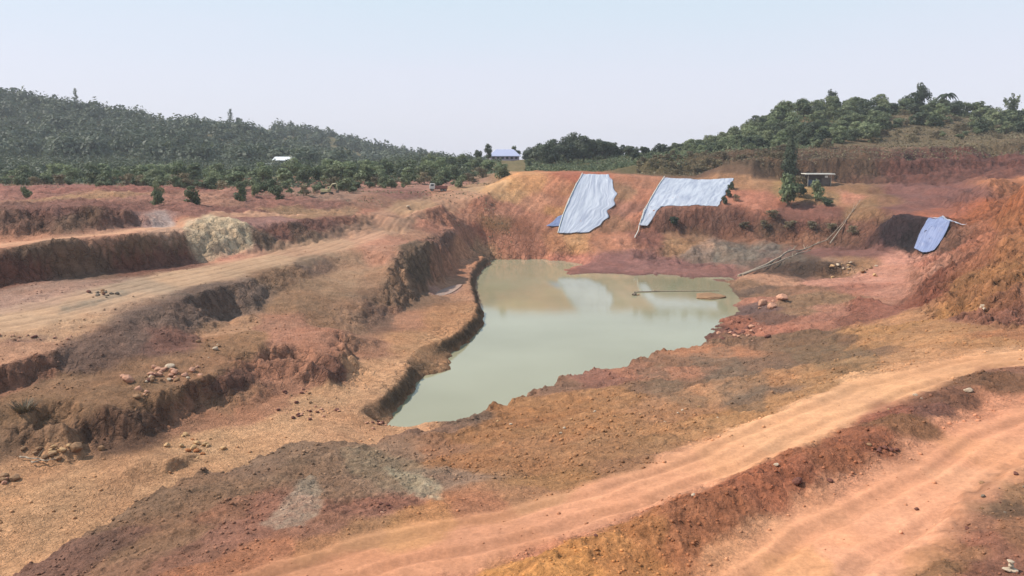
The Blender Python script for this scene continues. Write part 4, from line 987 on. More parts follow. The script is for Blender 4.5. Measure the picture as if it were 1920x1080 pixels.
cover(22000, (985, 1290), (132, 205), 1.3, .34, 75, M_GREEN, 'undergrowth_below_the_grove')

# ------------------------------------------------------------------ tarpaulins
def tarp_mat(name, c, c2):
    m, nt, b = newmat(name); l = nt.links.new
    uv = N(nt, 'ShaderNodeUVMap'); mp_ = N(nt, 'ShaderNodeMapping'); mp_.inputs['Scale'].default_value = (11, 1.6, 1); l(uv.outputs[0], mp_.inputs[0])
    n = N(nt, 'ShaderNodeTexNoise', Scale=2.0, Detail=7.0, Roughness=.65, Distortion=.6); l(mp_.outputs[0], n.inputs['Vector'])
    r = N(nt, 'ShaderNodeValToRGB'); e = r.color_ramp.elements; e[0].position = .3; e[0].color = (*c2, 1); e[1].position = .62; e[1].color = (*c, 1)
    l(n.outputs['Fac'], r.inputs[0]); l(r.outputs[0], b.inputs['Base Color']); b.inputs['Roughness'].default_value = .5
    bp = N(nt, 'ShaderNodeBump', Strength=.5, Distance=.1); l(n.outputs['Fac'], bp.inputs['Height']); l(bp.outputs[0], b.inputs['Normal'])
    return m
T_PALE = tarp_mat('tarp_pale', (.44, .45, .49), (.23, .245, .315)); T_BLUE = tarp_mat('tarp_blue', (.20, .23, .36), (.09, .11, .21)); T_SEAM = plain('tarp_hem', (.62, .60, .52), .6)
def resample(line, n):
    line = [np.array(p) for p in line]; d = [0]
    for a_, b_ in zip(line[:-1], line[1:]): d.append(d[-1] + np.linalg.norm(b_ - a_))
    t = np.linspace(0, d[-1], n); return np.stack([np.interp(t, d, [p[k] for p in line]) for k in (0, 1)], 1)
ZS = blur(Zn.astype(np.float32), 14)
def sheet(name, left, right, mat, parent=None, nu=46, nv=60, lift=.14, wr=.13, seed=0, ragged=0.0):
    Lp = resample([cast(*q)[:2] for q in pts(left)], nv); Rp = resample([cast(*q)[:2] for q in pts(right)], nv)
    t = np.linspace(0, 1, nu)[None, :, None]; G = Lp[:, None, :] * (1 - t) + Rp[:, None, :] * t
    uu, vv = np.meshgrid(np.linspace(0, 1, nu), np.linspace(0, 1, nv))
    wob = ragged * gn(vv * 9, vv * 0 + seed, 33)[..., None] * (Rp - Lp)[:, None, :] * (uu[..., None] ** 2)
    G = G + wob
    h = sample(ZS, G[..., 0], G[..., 1]); h = np.maximum(h, sample(Zn, G[..., 0], G[..., 1]) - lift * .6)
    for _ in range(3): h[1:-1, 1:-1] = (h[:-2, 1:-1] + h[2:, 1:-1] + h[1:-1, :-2] + h[1:-1, 2:] + 2 * h[1:-1, 1:-1]) / 6
    u0 = uu; uu = uu + .09 * gn(u0 * 3.1 + seed, vv * 2.7, 91) + .03 * gn(u0 * 9, vv * 7 + seed, 92)
    h = h + lift + wr * (np.abs(gn(uu * 12 + vv * 2.4, vv * 1.6, seed)) * .7 + .3 * gn(uu * 30 + vv * 8, vv * 3, seed + 1)) + .05 * gn(uu * 4, vv * 14, seed + 2); uu = u0
    v_ = np.stack([G[..., 0], G[..., 1], h], -1).reshape(-1, 3); ii = np.arange(nu * nv).reshape(nv, nu)
    f_ = np.stack([ii[:-1, :-1], ii[1:, :-1], ii[1:, 1:], ii[:-1, 1:]], -1).reshape(-1, 4)
    me = mesh_from(name, v_, f_, [mat], True); ul = me.uv_layers.new(name='UVMap')
    li = np.zeros(len(me.loops), np.int32); me.loops.foreach_get('vertex_index', li)
    ul.data.foreach_set('uv', np.stack([uu.ravel()[li], vv.ravel()[li]], 1).astype(np.float32).ravel())
    o = obj(name, me, parent); s_ = o.modifiers.new('thickness', 'SOLIDIFY'); s_.thickness = .03
    return o
def hem(name, line, parent, mat=None, r=.09):
    Q = resample([cast(*q)[:2] for q in pts(line)], 40); P_ = [(x, y_, hz(x, y_) + .32) for x, y_ in Q]; V_, F_ = [], []
    curve_rod(V_, F_, P_, r, r, 5); return obj(name, mesh_from(name, V_, F_, [mat or T_SEAM]), parent)
t = empty('tarpaulin', on(1100, 330)); tag(t, 'narrow pale blue-white plastic sheet hanging down the orange wall left of the wide one', 'tarpaulin')
def keep(o, t):
    o.parent = t; o.matrix_parent_inverse = Matrix.Translation(-Vector(t.location)); return o
keep(sheet('sheet', '1092,328; 1080,350; 1066,380; 1056,405; 1050,425; 1046,440', '1141,328; 1149,345; 1154,370; 1152,388; 1140,402; 1130,420; 1116,432; 1104,440', T_PALE, seed=3, wr=.2, ragged=.12), t)
keep(sheet('torn_strip', '1046,408; 1036,418; 1024,428', '1056,404; 1056,414; 1050,426', T_BLUE, nu=10, nv=14, seed=9), t)
keep(hem('hem', '1092,328; 1080,350; 1066,380; 1056,405; 1050,425; 1046,440', None), t)
t = empty('tarpaulin', on(1310, 337)); tag(t, 'wide pale blue plastic sheet with a narrow tail on the wall left of the shed', 'tarpaulin')
keep(sheet('sheet', '1246,335; 1234,352; 1223,370; 1212,391', '1376,336; 1366,354; 1355,374; 1346,390', T_PALE, nu=90, seed=13, wr=.13, ragged=.02), t)
keep(sheet('sheet_tail', '1213,389; 1205,408; 1197,430', '1240,389; 1228,408; 1214,430', T_PALE, nu=14, nv=30, seed=19), t)
keep(hem('hem', '1246,335; 1234,352; 1223,370; 1212,391; 1205,408; 1198,430; 1190,452', None), t)
t = empty('tarpaulin', on(1760, 418)); tag(t, 'small blue plastic sheet hanging over the dark hollow on the right', 'tarpaulin')
keep(sheet('sheet', '1742,413; 1732,430; 1722,450; 1713,471', '1784,420; 1774,440; 1762,462; 1750,481', T_BLUE, nu=30, seed=23, wr=.12, lift=.38), t)
keep(sheet('sheet_flap', '1744,412; 1784,420', '1768,416; 1812,433', T_PALE, nu=16, nv=20, seed=29, lift=.34), t)

# ------------------------------------------------------------------ buildings
def box(V_, F_, x0, x1, y0, y1, z0, z1):
    k = len(V_); V_ += [(x0, y0, z0), (x1, y0, z0), (x1, y1, z0), (x0, y1, z0), (x0, y0, z1), (x1, y0, z1), (x1, y1, z1), (x0, y1, z1)]
    F_ += [(k, k + 3, k + 2, k + 1), (k + 4, k + 5, k + 6, k + 7), (k, k + 1, k + 5, k + 4), (k + 1, k + 2, k + 6, k + 5), (k + 2, k + 3, k + 7, k + 6), (k + 3, k, k + 4, k + 7)]
def boxes(name, L_, mat, parent):
    V_, F_ = [], []
    for b_ in L_: box(V_, F_, *b_)
    o = obj(name, mesh_from(name, V_, F_, [mat]), parent)
    bv = o.modifiers.new('bevel', 'BEVEL'); bv.width = .02; bv.segments = 1
    return o
W_ROOF = plain('roof_sheet', (.62, .58, .50), .5, .12); W_DARK = plain('old_boards', (.12, .10, .085)); W_BLUE = plain('blue_drum', (.07, .10, .17), .5); W_POST = plain('grey_post', (.30, .27, .23))
# shed: sized from its place on the bench
c = on(1532, 347); DS_ = c.y / U
s = empty('shed', c, math.radians(-4)); tag(s, 'small open shed with a pale flat roof on the bench right of the cone-shaped tree', 'shed')
k = math.hypot(c.x, c.y) / F
Wd = 42 * k; Hs = H + (295 - 327) * 0 + 0
ztop = (PD(1532, 326, DS_)[2] - c.z)
boxes('roof', [(-Wd * .58, Wd * .58, -1.9, 1.9, ztop - .05, ztop + .12), (-Wd * .6, Wd * .6, -1.95, -1.85, ztop - .16, ztop + .02)], W_ROOF, s)
for a_, b_ in ((-1, -1), (1, -1), (1, 1), (-1, 1)): boxes('post', [(a_ * Wd * .46 - .07, a_ * Wd * .46 + .07, b_ * 1.5 - .07, b_ * 1.5 + .07, -.5, ztop - .052)], W_POST, s)
boxes('back_wall', [(-Wd * .45, Wd * .45, 1.35, 1.43, -.3, ztop - .3)], W_DARK, s)
boxes('side_board', [(Wd * .1, Wd * .45, -1.4, -1.33, -.2, ztop * .62)], W_DARK, s)
boxes('counter', [(-Wd * .42, Wd * .05, -1.2, -.5, -.2, ztop * .45)], W_BLUE, s)
boxes('lamp_box', [(Wd * .2, Wd * .32, -1.75, -1.6, ztop - .75, ztop - .35)], W_ROOF, s)
# blue-roofed building on the central knoll
c = Vector(PD(945, 299, 196)); c.z = hz(c.x, c.y)
s = empty('warehouse', c, math.radians(6)); tag(s, 'long building with a lilac-blue metal roof on the central skyline', 'building')
k = c.y / F; L_ = 58 * k / 2; zt = PD(945, 280, 196)[2] - c.z; ze = PD(945, 292, 196)[2] - c.z
R_BLUE = plain('lilac_roof', (.40, .41, .54), .45, .1); R_WALL = plain('pink_wall', (.48, .38, .45), .8, .1); R_GLASS = plain('dark_opening', (.05, .05, .06), .3)
boxes('wall', [(-L_ * .92, L_ * .92, -3.2, 3.2, -1, ze)], R_WALL, s)
V_ = [(-L_, -3.9, ze - .1), (L_, -3.9, ze - .1), (L_ * .62, 0, zt), (-L_ * .5, 0, zt), (-L_, 3.9, ze - .1), (L_, 3.9, ze - .1)]
V_ += [(a_, b_, z_ - .18) for a_, b_, z_ in V_]
F_ = [(0, 1, 2, 3), (3, 2, 5, 4), (0, 3, 4), (1, 5, 2), (6, 9, 8, 7), (9, 10, 11, 8), (6, 10, 9), (7, 8, 11), (0, 6, 7, 1), (4, 5, 11, 10), (0, 4, 10, 6), (1, 7, 11, 5)]
obj('roof', mesh_from('roof', V_, F_, [R_BLUE]), s)
for i in range(6): boxes('window', [(-L_ * .8 + i * L_ * .29, -L_ * .8 + i * L_ * .29 + .9, -3.24, -3.19, ze * .35, ze * .8)], R_GLASS, s)
V_, F_ = [], []
for i in range(13): a_ = -L_ * .98 + i * L_ * .163; box(V_, F_, a_, a_ + .1, -3.95, -3.85, ze - .12, ze + .06)
obj('roof_ribs', mesh_from('roof_ribs', V_, F_, [R_BLUE]), s)
# houses with white roofs among the trees on the left
W_WHITE = plain('white_roof', (.62, .62, .62), .5, .1); W_CREAM = plain('cream_wall', (.42, .40, .36))
def house(px, py, D, wpx, lab, mat=W_WHITE, rot=0.2):
    c = Vector(PD(px, py, D)); g_ = hz(c.x, c.y); k = c.y / F; w_ = wpx * k / 2
    s = empty('house', (c.x, c.y, g_), rot); tag(s, lab, 'house'); e = c.z - g_
    boxes('wall', [(-w_ * .9, w_ * .9, -2.6, 2.6, -1, e)], W_CREAM, s)
    r_ = 1.3
    V_ = [(-w_, -3.2, e - .1), (w_, -3.2, e - .1), (w_, 0, e + r_), (-w_, 0, e + r_), (-w_, 3.2, e - .1), (w_, 3.2, e - .1)]; V_ += [(a_, b_, z_ - .15) for a_, b_, z_ in V_]
    F_ = [(0, 1, 2, 3), (3, 2, 5, 4), (6, 9, 8, 7), (9, 10, 11, 8), (0, 6, 7, 1), (4, 5, 11, 10), (0, 3, 9, 6), (3, 4, 10, 9), (1, 7, 8, 2), (2, 8, 11, 5)]
    obj('roof', mesh_from('roof', V_, F_, [mat]), s)
    boxes('door', [(-.5, .5, -2.66, -2.59, 0, 2.0)], W_DARK, s)
    for q_ in (-.55, .55): boxes('window', [(q_ * w_ - .5, q_ * w_ + .5, -2.66, -2.59, 1.0, 2.0)], R_GLASS, s)
house(420, 318, 190, 28, 'white-roofed house half hidden in trees below the left ridge')
house(500, 313, 200, 20, 'small white-roofed house right of the tall dark trees on the left')
house(535, 300, 215, 40, 'long low house with a grey-white roof highest up among the left trees', rot=-.15)
house(592, 322, 180, 16, 'tiny pale-roofed house above the excavator', rot=.3)

# work truck far off on the flat
V_YEL = plain('worn_yellow_paint', (.42, .36, .20), .5, .15); V_WHT = plain('worn_white_paint', (.60, .58, .52), .45, .12); V_RED = plain('dull_red_paint', (.24, .10, .08), .5); V_TYR = plain('tyre_rubber', (.03, .03, .03), .9); V_GLS = plain('cab_glass', (.04, .05, .06), .15, .1, spec=.5)
def wheel(parent, x, y_, z, r, w_=.28, name='wheel'):
    V_, F_ = [], []; rod(V_, F_, (x, y_ - w_ / 2, z), (x, y_ + w_ / 2, z), r, r, 18); o = obj(name, mesh_from(name, V_, F_, [V_TYR]), parent)
    V_, F_ = [], []; rod(V_, F_, (x, y_ - w_ / 2 - .02, z), (x, y_ + w_ / 2 + .02, z), r * .5, r * .5, 12); obj('hub', mesh_from('hub', V_, F_, [W_POST]), o)
    return o
c = on(822, 358)
tr_ = empty('truck', c, math.radians(8)); tr_.scale = (.62, .62, .62); tag(tr_, 'small truck with pale cab and dark red load bed far off on the flat', 'truck')
boxes('chassis', [(-3.0, 3.0, -.7, .7, .75, .95)], V_TYR, tr_)
V_ = [(-3.0, -1.1, .96), (-1.25, -1.1, .96), (-1.25, -1.1, 2.75), (-2.75, -1.1, 2.75), (-3.0, -1.1, 1.9)]; n5 = len(V_); V_ += [(a_, 1.1, b_) for a_, _, b_ in V_]
cb = obj('cab', mesh_from('cab', V_, [(0, 1, 2, 3, 4), (9, 8, 7, 6, 5)] + [(i, 5 + i, 5 + (i + 1) % 5, (i + 1) % 5) for i in range(5)], [V_WHT]), tr_)
boxes('side_window', [(-2.6, -1.6, -1.13, -1.08, 1.9, 2.5)], V_GLS, cb)
ld = boxes('load_bed', [(-1.1, 3.1, -1.15, 1.15, .96, 1.1), (-1.1, 3.1, -1.15, -1.05, 1.1, 1.9), (-1.1, 3.1, 1.05, 1.15, 1.1, 1.9), (-1.1, -1.0, -1.05, 1.05, 1.1, 2.1), (3.0, 3.1, -1.05, 1.05, 1.1, 1.9)], V_RED, tr_)
for a_ in (-2.2, 1.2, 2.3):
    for b_ in (-.95, .95): wheel(tr_, a_, b_, .5, .5)
boxes('headlight', [(-3.05, -3.0, -.9, -.6, 1.1, 1.35)], V_WHT, tr_); boxes('headlight', [(-3.05, -3.0, .6, .9, 1.1, 1.35)], V_WHT, tr_)
# excavator
c = on(613, 366)
ex = empty('excavator', c, math.radians(-20)); ex.scale = (.5, .5, .5); tag(ex, 'dusty yellow excavator with folded arm at the edge of the trees, left of centre', 'excavator')
for b_ in (-1, 1):
    V_, F_ = [], []; R_ = .45
    ring = [(1.6 + R_ * math.cos(q), R_ + R_ * math.sin(q)) for q in np.linspace(-math.pi / 2, math.pi / 2, 8)] + [(-1.6 - R_ * math.cos(q), R_ - R_ * math.sin(q)) for q in np.linspace(-math.pi / 2, math.pi / 2, 8)]
    k = len(ring); V_ = [(x, b_ * 1.1 - .28, z) for x, z in ring] + [(x, b_ * 1.1 + .28, z) for x, z in ring]
    F_ = [tuple(range(k)), tuple(range(2 * k - 1, k - 1, -1))] + [(i, k + i, k + (i + 1) % k, (i + 1) % k) for i in range(k)]
    obj('crawler_track', mesh_from('crawler_track', V_, F_, [V_TYR]), ex)
boxes('house_body', [(-2.0, 1.2, -1.3, 1.3, 1.0, 1.95), (-2.1, -1.2, -1.2, 1.2, 1.951, 2.2)], V_YEL, ex)
cb = boxes('cab', [(.1, 1.35, .35, 1.25, 1.96, 3.1)], V_YEL, ex); boxes('cab_window', [(.3, 1.2, .32, .352, 2.2, 2.9), (1.35, 1.38, .45, 1.15, 2.2, 2.95)], V_GLS, cb)
V_, F_ = [], []; curve_rod(V_, F_, [(1.1, -.2, 1.7), (2.6, -.2, 4.0), (4.4, -.2, 4.3)], .26, .18, 5); obj('boom', mesh_from('boom', V_, F_, [V_YEL]), ex)
V_, F_ = [], []; rod(V_, F_, (4.5, -.2, 4.6), (5.0, -.2, 1.7), .18, .13, 5); ar = obj('dipper_arm', mesh_from('dipper_arm', V_, F_, [V_YEL]), ex)
V_ = [(4.6, -.7, 1.6), (5.3, -.7, 1.7), (5.2, -.7, .7), (4.3, -.7, .8), (4.6, .3, 1.6), (5.3, .3, 1.7), (5.2, .3, .7), (4.3, .3, .8)]
obj('bucket', mesh_from('bucket', V_, [(0, 1, 2, 3), (7, 6, 5, 4), (1, 5, 6, 2), (0, 3, 7, 4), (0, 4, 5, 1)], [W_DARK]), ex)

# ------------------------------------------------------------------ dead poles and branches
M_POLE = plain('dead_wood', (.33, .25, .18), .8)
def pole(name, p0, p1, r, lab, cat, twigs=0, sag=.0, seed=1, z0=.15, z1=.3):
    rng = np.random.default_rng(seed); a_ = on(*p0) + Vector((0, 0, z0)); b_ = on(*p1) + Vector((0, 0, z1)); o = empty(name, a_); tag(o, lab, cat)
    Pp = []
    for i in range(15):
        t = i / 14; p = (b_ - a_) * t; p.z += -sag * math.sin(math.pi * t); p.x += .25 * gn(t * 4, seed) * (b_ - a_).length / 20; p.y += .2 * gn(t * 4 + 9, seed)
        w_ = Vector(a_) + p; p.z = max(p.z, hz(w_.x, w_.y) + r * .8 - a_.z); Pp.append(tuple(p))
    V_, F_ = [], []; curve_rod(V_, F_, Pp, r, r * .35, 6); obj('stem', mesh_from('stem', V_, F_, [M_POLE]), o)
    for i in range(twigs):
        q = Vector(Pp[rng.integers(5, 14)]); d = (b_ - a_).normalized(); e = q + d * rng.uniform(.6, 2.2) + Vector((rng.normal() * .4, rng.normal() * .4, rng.uniform(.1, .8)))
        V_, F_ = [], []; rod(V_, F_, tuple(q), tuple(e), r * .35, r * .1, 4); obj('twig', mesh_from('twig', V_, F_, [M_POLE]), o)
    return o
pole('fallen_trunk', (1384, 521), (1552, 459), .24, 'long bare fallen trunk lying from the pond up the bank, the upper of two', 'fallen tree', 8, seed=2, z1=.7)
pole('fallen_trunk', (1392, 520), (1520, 474), .18, 'shorter bare fallen trunk just below the long one by the pond', 'fallen tree', 5, seed=5, z1=.4)
pole('leaning_pole', (1556, 462), (1612, 384), .12, 'thin dead pole leaning up the slope under the shed', 'pole', 5, seed=7, z0=.4, z1=.6)
pole('leaning_pole', (1548, 458), (1590, 412), .08, 'thinner twig-like pole beside the leaning one under the shed', 'pole', 3, seed=8, z0=.4, z1=.6)
pole('stick', (38, 862), (92, 872), .06, 'pale bare stick lying at the left edge of the cracked mud', 'stick', 1, seed=9)
pole('stick', (60, 873), (106, 869), .05, 'second pale stick crossing the first at the edge of the mud', 'stick', 0, seed=10)
a_ = Vector(PZ(1188, 548, .02)); b_ = Vector(PZ(1348, 545, .03)); o = empty('floating_pole', a_); tag(o, 'long thin pole floating on the pond with a dead twig on it', 'pole')
V_, F_ = [], []; Pp = [tuple((b_ - a_) * t + Vector((0, .25 * math.sin(t * 5), .04))) for t in np.linspace(0, 1, 10)]; curve_rod(V_, F_, Pp, .09, .05, 6); obj('stem', mesh_from('stem', V_, F_, [M_POLE]), o)
V_, F_ = [], []; q = Vector(Pp[2])
for d in ((.6, .1, .7), (.9, -.3, .5), (-.3, .2, .6), (1.1, .2, .25)): rod(V_, F_, tuple(q), tuple(q + Vector(d) * 1.1), .04, .01, 4)
obj('twigs', mesh_from('twigs', V_, F_, [M_POLE]), o)

# ------------------------------------------------------------------ stones
import bmesh
def rock_mesh(seed, mat, sub=2, flat=.7):
    bm = bmesh.new(); bmesh.ops.create_icosphere(bm, subdivisions=sub, radius=.5)
    rng = np.random.default_rng(seed); cuts = rng.normal(size=(7, 3)); cuts /= np.linalg.norm(cuts, axis=1)[:, None]; dd = rng.uniform(.26, .42, 7)
    for v in bm.verts:
        p = np.array(v.co)
        for n_, d_ in zip(cuts, dd):
            e_ = p @ n_ - d_
            if e_ > 0: p = p - n_ * e_ * .9
        p = p * (1 + .10 * gn(p[0] * 4 + seed, p[1] * 4 + p[2] * 3)) * np.array([1.15, .95, flat]); v.co = Vector([float(q_) for q_ in p])
    me = bpy.data.meshes.new('rock'); bm.to_mesh(me); bm.free(); me.materials.append(mat); return me
RM = {k: [rock_mesh(i * 7 + j, m_) for i in range(4)] for j, (k, m_) in enumerate(STONE.items())}
def stones(px, py, sx, sy_, n, wpx, mats, lab, gp, name='clod'):
    for i in range(n):
        a_ = px + random.gauss(0, sx * .5) if n > 1 else px; b_ = py + random.gauss(0, sy_ * .5) if n > 1 else py
        x, y_, z = cast(a_, b_); D = math.hypot(x, y_); s_ = .8 * wpx * random.uniform(.4, 1.4) * D / F if n > 1 else wpx * D / F
        z = max(hz(x, y_), .0)
        o = obj(name, random.choice(RM[random.choice(mats)]), None, (x, y_, z + s_ * .18)); o.scale = (s_, s_, s_ * random.uniform(.8, 1.15)); o.rotation_euler = (random.uniform(-.3, .3), random.uniform(-.3, .3), random.uniform(0, 6.28))
        tag(o, lab, 'stone' if name != 'clod' else 'clod', gp if n > 1 else None)
stones(240, 716, 0, 0, 1, 22, ['pink'], 'single large pinkish boulder on the brown shelf, left of the pink stone heap', None, 'boulder')
stones(232, 708, 0, 0, 1, 13, ['pink'], 'smaller pink stone touching the single large boulder', None, 'boulder')
stones(312, 698, 46, 14, 22, 14, ['pink', 'pale', 'pink'], 'pale pink stone in the heap on the brown shelf', 'pink stone heap', 'boulder')
stones(288, 712, 24, 12, 7, 12, ['dark', 'brown'], 'darker stone at the left foot of the pink stone heap', 'dark stones by the pink heap', 'boulder')
stones(268, 738, 18, 12, 6, 13, ['brown', 'pink'], 'brown clod below the pink stone heap', 'clods below the pink heap')
stones(400, 655, 34, 16, 8, 10, ['brown', 'pale'], 'small clod on the shelf near the tan hollow', 'clods on the shelf')
stones(112, 848, 60, 16, 24, 14, ['brown', 'brown', 'tan'], 'rounded tan clod at the foot of the dark scarp', 'clods under the scarp')
stones(145, 855, 0, 0, 1, 24, ['brown'], 'largest tan clod at the foot of the dark scarp', None)
stones(20, 905, 30, 8, 5, 20, ['brown', 'pink'], 'brown lump at the left edge of the mud flat', 'lumps at the left edge')
stones(575, 774, 60, 14, 22, 9, ['dark', 'pink'], 'small dark red clod strewn on the tan mud', 'dark red clods on the mud')
stones(560, 742, 50, 14, 10, 8, ['dark', 'brown'], 'tiny dark clod higher up on the tan mud', 'tiny dark clods on the mud')
stones(365, 836, 40, 18, 18, 13, ['tan', 'orange', 'tan'], 'tan clod in the loose pile in the middle of the mud flat', 'tan clods in mid flat')
stones(700, 795, 40, 8, 10, 9, ['pink', 'dark'], 'reddish clod at the near left corner of the pond', 'clods at the pond corner')
stones(1385, 628, 56, 18, 26, 13, ['dark', 'pink', 'dark'], 'dark red lump in the rubble at the pond\'s right shore', 'rubble on the right shore')
stones(1600, 508, 50, 16, 22, 8, ['pale', 'tan', 'brown'], 'pale stone in the pile right of the fallen trunks', 'pale stones by the gully')
stones(1195, 570, 14, 3, 4, 9, ['brown', 'grey'], 'small wet stone breaking the surface of the pond', 'wet stones in the pond', 'boulder')
stones(1327, 569, 0, 0, 1, 56, ['brown'], 'long low tan rock lying in the shallow right end of the pond', None, 'boulder')
_o = bpy.context.scene.collection.objects[-1]; _o.scale.z *= .4; _o.location.z = .05; _o.rotation_euler = (0, 0, .3); _o.data = rock_mesh(77, STONE['brown'], 3)
stones(1440, 575, 26, 8, 6, 22, ['pink', 'brown'], 'flat pinkish lump on the wet ground right of the pond rock', 'lumps on the wet ground')
stones(1495, 911, 0, 0, 1, 22, ['dark'], 'largest dark stone on the berm between the two tracks', None, 'boulder')
stones(1455, 874, 0, 0, 1, 10, ['pale'], 'pale stone on the upper edge of the orange berm', None, 'boulder')
stones(1300, 942, 0, 0, 1, 9, ['pale'], 'pale stone low on the left part of the orange berm', None, 'boulder')
stones(1556, 908, 0, 0, 1, 11, ['dark'], 'dark stone at the foot of the berm by the near track', None, 'boulder')
stones(1655, 848, 34, 12, 8, 10, ['dark', 'brown', 'dark'], 'dark broken clod where the berm meets the near track', 'broken clods on the berm')
stones(1815, 731, 0, 0, 1, 14, ['pale'], 'bright pale stone on the dark end of the berm', None, 'boulder')
stones(1727, 743, 20, 6, 3, 9, ['pale'], 'small pale stone on the brown upper berm', 'pale stones on the upper berm', 'boulder')
stones(1718, 956, 0, 0, 1, 9, ['dark'], 'lone dark stone in the middle of the near track', None, 'boulder')
stones(1845, 585, 10, 6, 3, 11, ['pale'], 'whitish stone on the orange mound at the right', 'white stones on the mound', 'boulder')
stones(1117, 1007, 0, 0, 1, 9, ['dark'], 'small upright dark stone at the lower left tip of the berm', None, 'boulder')
stones(725, 958, 20, 10, 6, 9, ['dark', 'pink'], 'red-brown stone at the edge of the pale track', 'stones by the pale track', 'boulder')
stones(192, 553, 36, 8, 14, 9, ['grey', 'dark', 'brown'], 'dark stone in the low pile on the wide haul road', 'dark stones on the haul road', 'boulder')
stones(60, 633, 60, 4, 16, 7, ['dark', 'pink'], 'small dark clod in the line along the haul road', 'clods along the haul road')
stones(1210, 800, 260, 60, 26, 6, ['tan', 'brown', 'pale'], 'small clod scattered on the brown slope above the pond', 'clods on the brown slope')
stones(765, 388, 0, 0, 1, 8, ['pale'], 'white block standing beside the ramp in the far left workings', None, 'boulder')
stones(1885, 930, 60, 60, 12, 9, ['brown', 'dark', 'grey'], 'brown clod on the mound right of the near track', 'clods on the right mound')
# little stone stack in the corner
c = on(1893, 1068); D = c.length; k = D / F
o = empty('stone_stack', c); tag(o, 'little stack of pale stones in the lower right corner', 'stone stack')
for i, (dx, dz, s_, fl) in enumerate([(-.28, .06, 14, .5), (.28, .05, 15, .5), (0, .04, 17, .5), (.03, .42, 10, .9), (0, .78, 11, .5)]):
    r_ = obj('stone', RM['pale'][i % 4], o, (dx * 17 * k, -.1 * (i < 3) * s_ * k, dz * 17 * k + .04)); r_.scale = (s_ * k, s_ * k, s_ * k * fl); r_.rotation_euler = (0, 0, i * 1.3)

# loose gravel and crumbs everywhere on the near ground: one mass
ico = bmesh.new(); bmesh.ops.create_icosphere(ico, subdivisions=1, radius=.5); iv = np.array([v.co[:] for v in ico.verts]); if_ = np.array([[v.index for v in f.verts] for f in ico.faces]); ico.free()
rng = np.random.default_rng(5); n = 60000
yy = np.exp(rng.uniform(math.log(8), math.log(125), n * 2)); xx = rng.uniform(-.72, .72, n * 2) * (yy + 2)
zz = sample(Zn, xx, yy); rm = sample(road_all, xx, yy); bare = sample(steep, xx, yy)
dens = (.25 + .75 * (gn(xx / 5, yy / 5, 9) > .05)) * (1 - .93 * rm) * (1 - .6 * sample(mud, xx, yy))
m = (zz > .15) & (rng.uniform(0, 1, n * 2) < dens); xx = xx[m][:n]; yy = yy[m][:n]; zz = zz[m][:n]; n = len(xx)
s_ = np.minimum(.014 * np.exp(rng.exponential(.6, n)), .12) * np.clip(yy / 22, .6, 1.7)
vv = iv[None] * (1 + .35 * rng.normal(size=(n, len(iv), 1)) * .6) * s_[:, None, None] * np.array([1.1, 1, .75]); an = rng.uniform(0, 6.28, n)
vx = vv[..., 0] * np.cos(an)[:, None] - vv[..., 1] * np.sin(an)[:, None]; vy = vv[..., 0] * np.sin(an)[:, None] + vv[..., 1] * np.cos(an)[:, None]
v_ = np.stack([vx + xx[:, None], vy + yy[:, None], vv[..., 2] + zz[:, None] + .12 * s_[:, None]], -1).reshape(-1, 3)
f_ = (if_[None] + (np.arange(n) * len(iv))[:, None, None]).reshape(-1, 3)
gc = np.stack([sample(COL[..., q], xx, yy) for q in range(3)], 1) * rng.uniform(.72, 1.25, (n, 1))
gvm, nt_, b_ = newmat('crumbs'); at_ = N(nt_, 'ShaderNodeVertexColor', layer_name='soil'); nt_.links.new(at_.outputs['Color'], b_.inputs['Base Color']); b_.inputs['Roughness'].default_value = .95; b_.inputs['Specular IOR Level'].default_value = .1
gme = mesh_from('gravel', v_, f_, [gvm]); ca = gme.color_attributes.new('soil', 'FLOAT_COLOR', 'POINT')
ca.data.foreach_set('color', np.repeat(np.concatenate([gc, np.ones((n, 1))], 1), len(iv), 0).astype(np.float32).ravel())
go = obj('gravel', gme); go['kind'] = 'stuff'; go['label'] = 'loose crumbs of soil and gravel'

# ------------------------------------------------------------------ haze
V_, F_ = [], []; box(V_, F_, -2600, 2600, -200, 2500, float(Zn.min()) - 1.0, 90.0)
hm = bpy.data.materials.new('haze'); hm.use_nodes = True; nt_ = hm.node_tree; nt_.nodes.remove(nt_.nodes['Principled BSDF'])
pv = nt_.nodes.new('ShaderNodeVolumePrincipled'); pv.inputs['Density'].default_value = .00026; pv.inputs['Color'].default_value = (.90, .92, .96, 1); nt_.links.new(pv.outputs[0], nt_.nodes['Material Output'].inputs['Volume'])
ho = obj('haze', mesh_from('haze', V_, F_, [hm])); ho['kind'] = 'stuff'; ho['label'] = 'thin bluish haze'


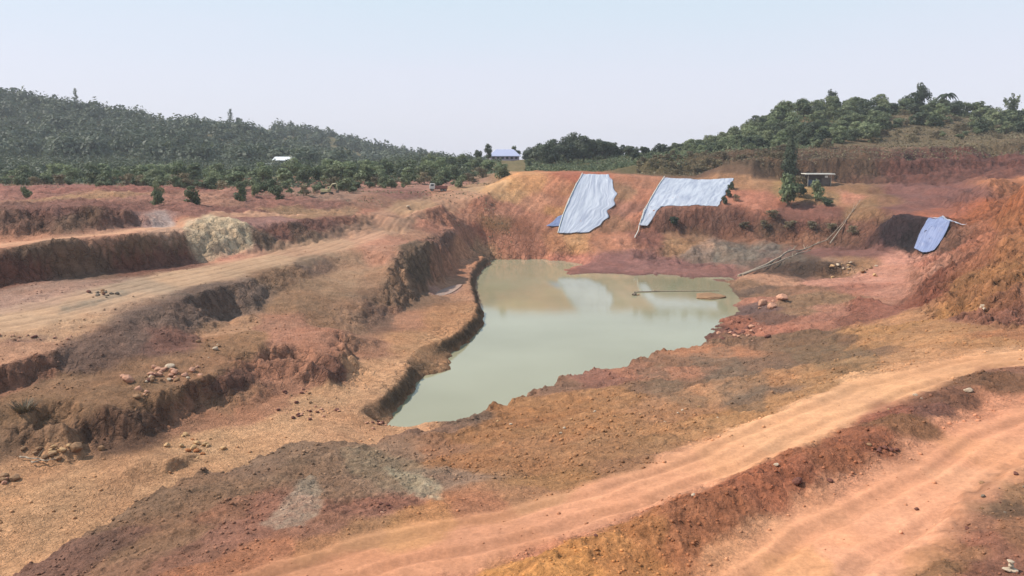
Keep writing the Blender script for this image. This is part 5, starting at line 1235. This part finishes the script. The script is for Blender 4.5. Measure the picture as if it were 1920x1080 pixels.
# ------------------------------------------------------------------ light
EL, AZ = math.radians(47), math.radians(-82)      # azimuth measured from +Y to +X
w = bpy.data.worlds.new('World'); bpy.context.scene.world = w; w.use_nodes = True
nt = w.node_tree; bg = nt.nodes['Background']
sk = nt.nodes.new('ShaderNodeTexSky'); sk.sky_type = 'NISHITA'; sk.sun_disc = False
sk.sun_elevation = EL; sk.sun_rotation = AZ; sk.air_density = 1.0; sk.dust_density = 1.0; sk.ozone_density = 1.5
tc = nt.nodes.new('ShaderNodeTexCoord'); sx = nt.nodes.new('ShaderNodeSeparateXYZ'); nt.links.new(tc.outputs['Generated'], sx.inputs[0])
nz = nt.nodes.new('ShaderNodeTexNoise'); nz.inputs['Scale'].default_value = 2.2; nz.inputs['Detail'].default_value = 4
mp = nt.nodes.new('ShaderNodeMapping'); mp.inputs['Scale'].default_value = (1, 1, 5); nt.links.new(tc.outputs['Generated'], mp.inputs[0]); nt.links.new(mp.outputs[0], nz.inputs[0])
ma = nt.nodes.new('ShaderNodeMath'); ma.operation = 'MULTIPLY_ADD'; nt.links.new(nz.outputs['Fac'], ma.inputs[0]); ma.inputs[1].default_value = .08; nt.links.new(sx.outputs['Z'], ma.inputs[2])
rp = nt.nodes.new('ShaderNodeValToRGB'); nt.links.new(ma.outputs[0], rp.inputs[0])
e = rp.color_ramp.elements
e[0].position = .03; e[0].color = (.80, .775, .90, 1); e[1].position = .75; e[1].color = (.42, .62, .86, 1)
k = rp.color_ramp.elements.new(.26); k.color = (.66, .80, .89, 1)
k = rp.color_ramp.elements.new(.14); k.color = (.775, .785, .90, 1)
sc_ = nt.nodes.new('ShaderNodeVectorMath'); sc_.operation = 'SCALE'; sc_.inputs['Scale'].default_value = 7.5; nt.links.new(rp.outputs[0], sc_.inputs[0])
mx = nt.nodes.new('ShaderNodeMix'); mx.data_type = 'RGBA'; mx.inputs[0].default_value = .85
nt.links.new(sk.outputs[0], mx.inputs[6]); nt.links.new(sc_.outputs[0], mx.inputs[7])
nt.links.new(mx.outputs[2], bg.inputs[0]); bg.inputs[1].default_value = .12
sun = bpy.data.lights.new('sun', 'SUN'); so = bpy.data.objects.new('sun', sun); C.objects.link(so)
sun.energy = 5.0; sun.angle = math.radians(.8); sun.color = (1, .94, .84)
sd_ = Vector((math.sin(AZ) * math.cos(EL), math.cos(AZ) * math.cos(EL), math.sin(EL)))
so.rotation_euler = sd_.to_track_quat('Z', 'Y').to_euler(); so.location = (0, 0, 60)
sc = bpy.context.scene
sc.view_settings.view_transform = 'Standard'; sc.view_settings.look = 'None'
sc.view_settings.exposure = 0.25; sc.view_settings.gamma = 1
sc.render.resolution_x = 1920; sc.render.resolution_y = 1080
sc.cycles.max_bounces = 5; sc.cycles.transparent_max_bounces = 8
